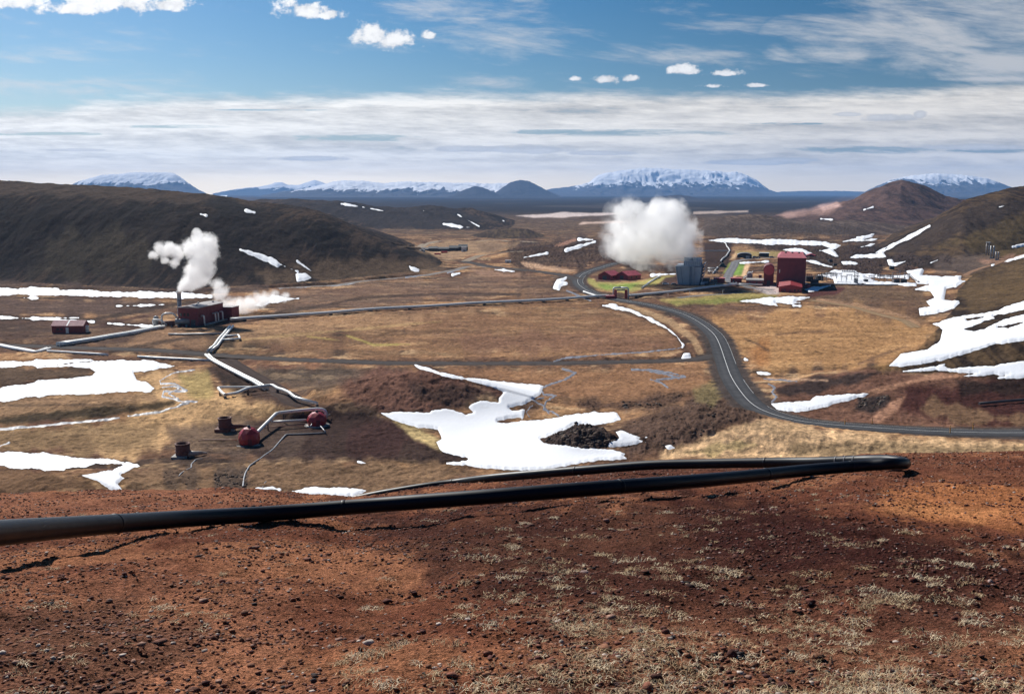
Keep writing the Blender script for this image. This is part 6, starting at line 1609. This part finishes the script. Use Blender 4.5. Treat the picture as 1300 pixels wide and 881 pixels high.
CHIP = []
for _i in range(12):
    _b = bmesh.new(); bmesh.ops.create_icosphere(_b, subdivisions=1, radius=1.0)
    _co = np.array([v.co[:] for v in _b.verts]) * np.array([[_rnd.uniform(.6, 1.4), _rnd.uniform(.6, 1.3), _rnd.uniform(.4, .9)]]) * np.array([[_rnd.uniform(.6, 1.3)] for _ in _b.verts])
    CHIP.append((_co, np.array([[q.index for q in f.verts] for f in _b.faces]))); _b.free()
def scatter_rocks(name, label, X, Y, Z, S, tint, kinds=LOW, mat=STONE, kind='stuff', sink=.25):
    rng = np.random.default_rng(3)
    V, F, T = [], [], []; n = 0
    for i in range(len(X)):
        co, fa = kinds[rng.integers(len(kinds))]
        q = rng.uniform(0, 2 * math.pi); c, s = math.cos(q), math.sin(q)
        p = co * S[i] * np.array([1, 1, rng.uniform(.7, 1.1)])
        V.append(np.stack([p[:, 0] * c - p[:, 1] * s + X[i], p[:, 0] * s + p[:, 1] * c + Y[i], p[:, 2] + Z[i] + S[i] * sink], -1))
        F.append(fa + n); n += len(co); T.append(np.repeat(tint[i][None, :], len(co), 0))
    me = np_mesh(name, np.vstack(V), np.vstack(F), loops=3)
    set_attr(me, 'tint', np.vstack(T))
    o = link(name, me, mat); return tag(o, label, kind=kind)
def gravel():
    rng = np.random.default_rng(21)
    N = 62000
    # denser nearer the eye
    y = 5.5 + 40 * rng.random(N) ** 1.9; a = rng.uniform(-.62, .62, N); x = a * (y + 1.5)
    keep = fbm(x / 2.2, y / 2.2, 140, 4) + rng.normal(0, .35, N) > -.15
    x, y = x[keep], y[keep]
    s = .006 + .014 * rng.random(len(x)) ** 3 + .00075 * y + (rng.random(len(x)) > .992) * rng.uniform(.008, .04, len(x))
    z = near_z(x, y)
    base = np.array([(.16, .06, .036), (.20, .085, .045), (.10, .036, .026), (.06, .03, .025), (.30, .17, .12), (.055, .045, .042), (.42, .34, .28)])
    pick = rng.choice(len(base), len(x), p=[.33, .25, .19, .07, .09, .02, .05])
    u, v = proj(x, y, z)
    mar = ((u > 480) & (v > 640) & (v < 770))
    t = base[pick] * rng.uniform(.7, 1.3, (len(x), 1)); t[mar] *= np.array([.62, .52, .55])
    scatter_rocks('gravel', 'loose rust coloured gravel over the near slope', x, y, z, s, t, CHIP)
gravel()
def big_rocks():
    spots = [(66, 781, 7, (.04, .04, .042), 'dark grey rock near the lower edge of the slope'), (90, 784, 4.5, (.045, .045, .047), 'smaller dark grey rock next to the bigger dark grey rock'), (251, 713, 7, (.035, .028, .026), 'black rock standing alone on the gravel below the pipe'), (168, 743, 7, (.34, .12, .05), 'orange brown rock in the gravel'),
             (18, 712, 6, (.05, .03, .025), 'dark flat rock under the raised end of the pipe'), (306, 673, 6, (.22, .16, .12), 'tan rock touching the shadow of the pipe'), (735, 692, 6, (.03, .025, .025), 'black rock with a pale stone at its foot'), (468, 690, 11, (.15, .07, .042), 'large rust brown rock below the middle of the pipe'),
             (494, 717, 5, (.03, .024, .022), 'small black rock below the large rust brown rock'), (873, 744, 7, (.04, .035, .033), 'dark rock among the dry grass tufts'), (994, 631, 6, (.07, .03, .025), 'maroon rock close below the pipe'), (1069, 681, 4, (.05, .03, .028), 'small dark rock on the maroon gravel'),
             (1212, 736, 5, (.07, .035, .028), 'brown rock on the maroon gravel'), (1160, 659, 5, (.14, .06, .035), 'rust rock on the orange earth'), (163, 629, 5, (.05, .045, .042), 'dark rock on the brow behind the pipe'), (182, 624, 6, (.12, .06, .04), 'brown rock on the brow behind the pipe, beside the forked snow patch'),
             (306, 629, 4, (.25, .19, .14), 'pale rock on the brow behind the pipe'), (280, 640, 5, (.28, .22, .18), 'pale rock resting against the far side of the pipe'), (738, 696, 3.5, (.5, .42, .35), 'pale stone at the foot of a black rock'), (866, 747, 4, (.55, .48, .42), 'whitish stone beside the dark rock in the grass'), (1113, 629, 4, (.09, .045, .03), 'brown rock past the bend of the pipe')]
    rr = random.Random(9)
    for u, v, w, c, lab in spots:
        p = hit(u, v, 0, d0=4.0, d1=60, fn=lambda x, y: z_slope(x, y))[0]; s = w * mpp(p) * .55
        co, fa = rock_shape(rr, 3)
        me = np_mesh('rock', co * s, fa, loops=3); set_attr(me, 'tint', np.repeat(np.array([c]), len(co), 0))
        o = link('rock', me, STONE); o.location = (p[0], p[1], float(near_z(p[0], p[1])[0]) + s * .2); o.rotation_euler = (0, 0, rr.uniform(0, 6)); tag(o, lab, 'rock', 'single rocks on the near slope')
big_rocks()
def grass():
    rng = np.random.default_rng(31)
    N = 9500
    y = 5.5 + 26 * rng.random(N) ** 1.7; a = rng.uniform(-.6, .6, N); x = a * (y + 1)
    u, v = proj(x, y, z_slope(x, y))
    w = .05 + .55 * sstep(640, 800, v) * sstep(330, 640, u) + .10 * sstep(700, 800, v) + .15 * sstep(640, 680, v) * sstep(560, 700, u) * (v < 700)
    w = w * (.35 * sstep(520, 640, u) + sstep(-.05, .45, fbm(x / 1.3, y / 1.3, 150, 4))) * (1 - .8 * ((u > 1090) & (v < 680)))
    k = rng.random(N) < w
    x, y = x[k], y[k]; z = near_z(x, y)
    V, F, T = [], [], []; n = 0
    for i in range(len(x)):
        tiny = rng.random() < .62; nb = int(rng.integers(10, 22)) if tiny else int(rng.integers(34, 74)); R0 = rng.uniform(.012, .04) if tiny else rng.uniform(.04, .13)
        th = rng.uniform(0, 2 * math.pi, nb); rad = R0 * np.sqrt(rng.random(nb)); L_ = rng.uniform(.014, .048, nb)
        bx = x[i] + rad * np.cos(th) * 1.6; by = y[i] + rad * np.sin(th)
        lean = rng.uniform(0, 2 * math.pi, nb); le = rng.uniform(.8, 2.6, nb)
        wd = rng.uniform(.0010, .0026, nb) + .00018 * y[i]
        dx, dy = np.cos(lean), np.sin(lean)
        p0 = np.stack([bx - dy * wd, by + dx * wd, np.full(nb, z[i] - .01)], -1); p1 = np.stack([bx + dy * wd, by - dx * wd, np.full(nb, z[i] - .01)], -1)
        mid = np.stack([bx + dx * L_ * le * .35, by + dy * L_ * le * .35, z[i] + L_ * .5], -1)
        tip = np.stack([bx + dx * L_ * le, by + dy * L_ * le, z[i] + L_ * (1.1 - .38 * le).clip(.08, 1)], -1)
        side = np.stack([-dy * wd * .7, dx * wd * .7, 0 * wd], -1)
        m0, m1 = mid + side, mid - side
        vv = np.stack([p0, p1, m1, m0, tip], 1).reshape(-1, 3)
        b = n + np.arange(nb)[:, None] * 5
        F.append(np.concatenate([b + np.array([[0, 1, 2]]), b + np.array([[0, 2, 3]]), b + np.array([[3, 2, 4]])])); V.append(vv); n += nb * 5
        c = np.array([(.56, .42, .25), (.48, .33, .18), (.64, .51, .34), (.38, .25, .14)])[rng.integers(4)] * rng.uniform(.75, 1.15)
        T.append(np.repeat(c[None, :], nb * 5, 0))
    me = np_mesh('dry_grass', np.vstack(V), np.vstack(F), loops=3); set_attr(me, 'tint', np.vstack(T))
    m, nt, b = new_mat('dry_straw'); nt.links.new(attr(nt, 'tint'), b.inputs['Base Color']); b.inputs['Roughness'].default_value = .8; b.inputs['Specular IOR Level'].default_value = .2
    tag(link('dry_grass', me, m), 'pale dead grass tufts scattered over the near slope', kind='stuff')
grass()
def rubble():
    rng = np.random.default_rng(41)
    polys = [([(690, 560), (705, 549), (730, 538), (760, 542), (785, 556), (775, 567), (735, 569), (700, 566)], 170, .25, .8), ([(780, 548), (830, 520), (900, 500), (950, 510), (960, 525), (900, 548), (860, 568), (800, 576)], 230, .15, .45), ([(272, 600), (316, 594), (322, 618), (272, 620)], 240, .14, .35),
             ([(1090, 505), (1128, 503), (1130, 510), (1105, 522), (1088, 518)], 160, .25, .6), ([(206, 596), (248, 594), (252, 618), (208, 620)], 60, .12, .25), ([(790, 508), (850, 508), (840, 518), (790, 520)], 60, .3, .7)]
    U, Vv, S = [], [], []
    for poly, n, s0, s1 in polys:
        P = np.array(poly, float); m = 0
        while m < n:
            u = rng.uniform(P[:, 0].min(), P[:, 0].max(), 400); v = rng.uniform(P[:, 1].min(), P[:, 1].max(), 400)
            k = poly_sdf(u.astype(f32), v.astype(f32), poly) > 0
            u, v = u[k][:n - m], v[k][:n - m]; U.append(u); Vv.append(v); S.append(s0 + (s1 - s0) * rng.random(len(u)) ** 2.5); m += len(u)
    U = np.concatenate(U); Vv = np.concatenate(Vv); S = np.concatenate(S)
    P = hitl(U, Vv)
    base = np.array([(.10, .070, .052), (.13, .088, .062), (.065, .050, .042), (.18, .14, .11)])
    t = base[rng.choice(4, len(U), p=[.4, .3, .2, .1])] * rng.uniform(.7, 1.25, (len(U), 1))
    scatter_rocks('rubble', 'dark lava boulders strewn below the road and round the well site', P[:, 0], P[:, 1], P[:, 2], S, t)
rubble()

# ------------------------------------------------------------------ the steam
ct = CT.location
steam('steam_cloud', 'big dense white steam cloud drifting from the cooling tower', [
    (875, 325, 12, 0, (ct.x, ct.y + 10, ct.z + 18)), (868, 316, 20, 0), (853, 306, 30, 4), (846, 290, 28, -3), (825, 302, 34, 3), (820, 284, 26, -2), (800, 298, 30, 2), (796, 278, 20, 0), (812, 318, 16, 3), (840, 321, 15, -2), (783, 288, 14, 0), (790, 312, 14, 2), (785, 268, 9, 0), (852, 272, 20, 0), (872, 298, 20, 0), (835, 262, 14, 0), (808, 264, 13, 2)], .15, .55, .095, 1.45, aniso=.36, grow=1.18)
steam('steam_wisp', 'thin torn steam drifting at the tail of the big cloud', [(778, 290, 16, 0, (ct.x - 45, ct.y + 12, ct.z + 30)), (776, 312, 13, 2), (784, 270, 14, -2), (798, 262, 12, 0), (772, 300, 12, 0), (795, 322, 12, 0), (840, 270, 16, 0)], .08, .7, .10, 1.7, aniso=.7, grow=1.3)
steam('steam_cloud', 'small white steam cloud rising from the grey stack', [
    (230, 366, 6, 0, tuple(STACK_TOP)), (234, 361, 9, 0), (240, 355, 13, 0), (253, 355, 12, 1), (246, 346, 16, 0), (253, 335, 19, 0), (257, 322, 19, 1), (264, 312, 15, 1), (269, 320, 12, 0), (252, 305, 10, 0), (250, 296, 6, 0), (240, 318, 15, 0), (228, 322, 12, -1), (214, 318, 12, 0), (203, 316, 10, 0), (194, 324, 9, 0), (222, 334, 8, 0), (210, 331, 6, 0)], .40, .55, .24, 1.45, aniso=.36, grow=1.12)
gp = G(300, 401)
steam('steam_wisp', 'low thin steam creeping along the ground behind the dark red station', [
    (290, 388, 12, 0, (gp[0], gp[1] + 6, gp[2] + 3)), (281, 373, 9, 0), (276, 362, 7, 0), (303, 391, 12, 2), (318, 387, 10, 4), (333, 380, 10, 6), (347, 376, 8, 8), (362, 378, 6, 8), (310, 396, 8, 0)], .30, .8, .16, 2.0, aniso=.5, grow=1.5)
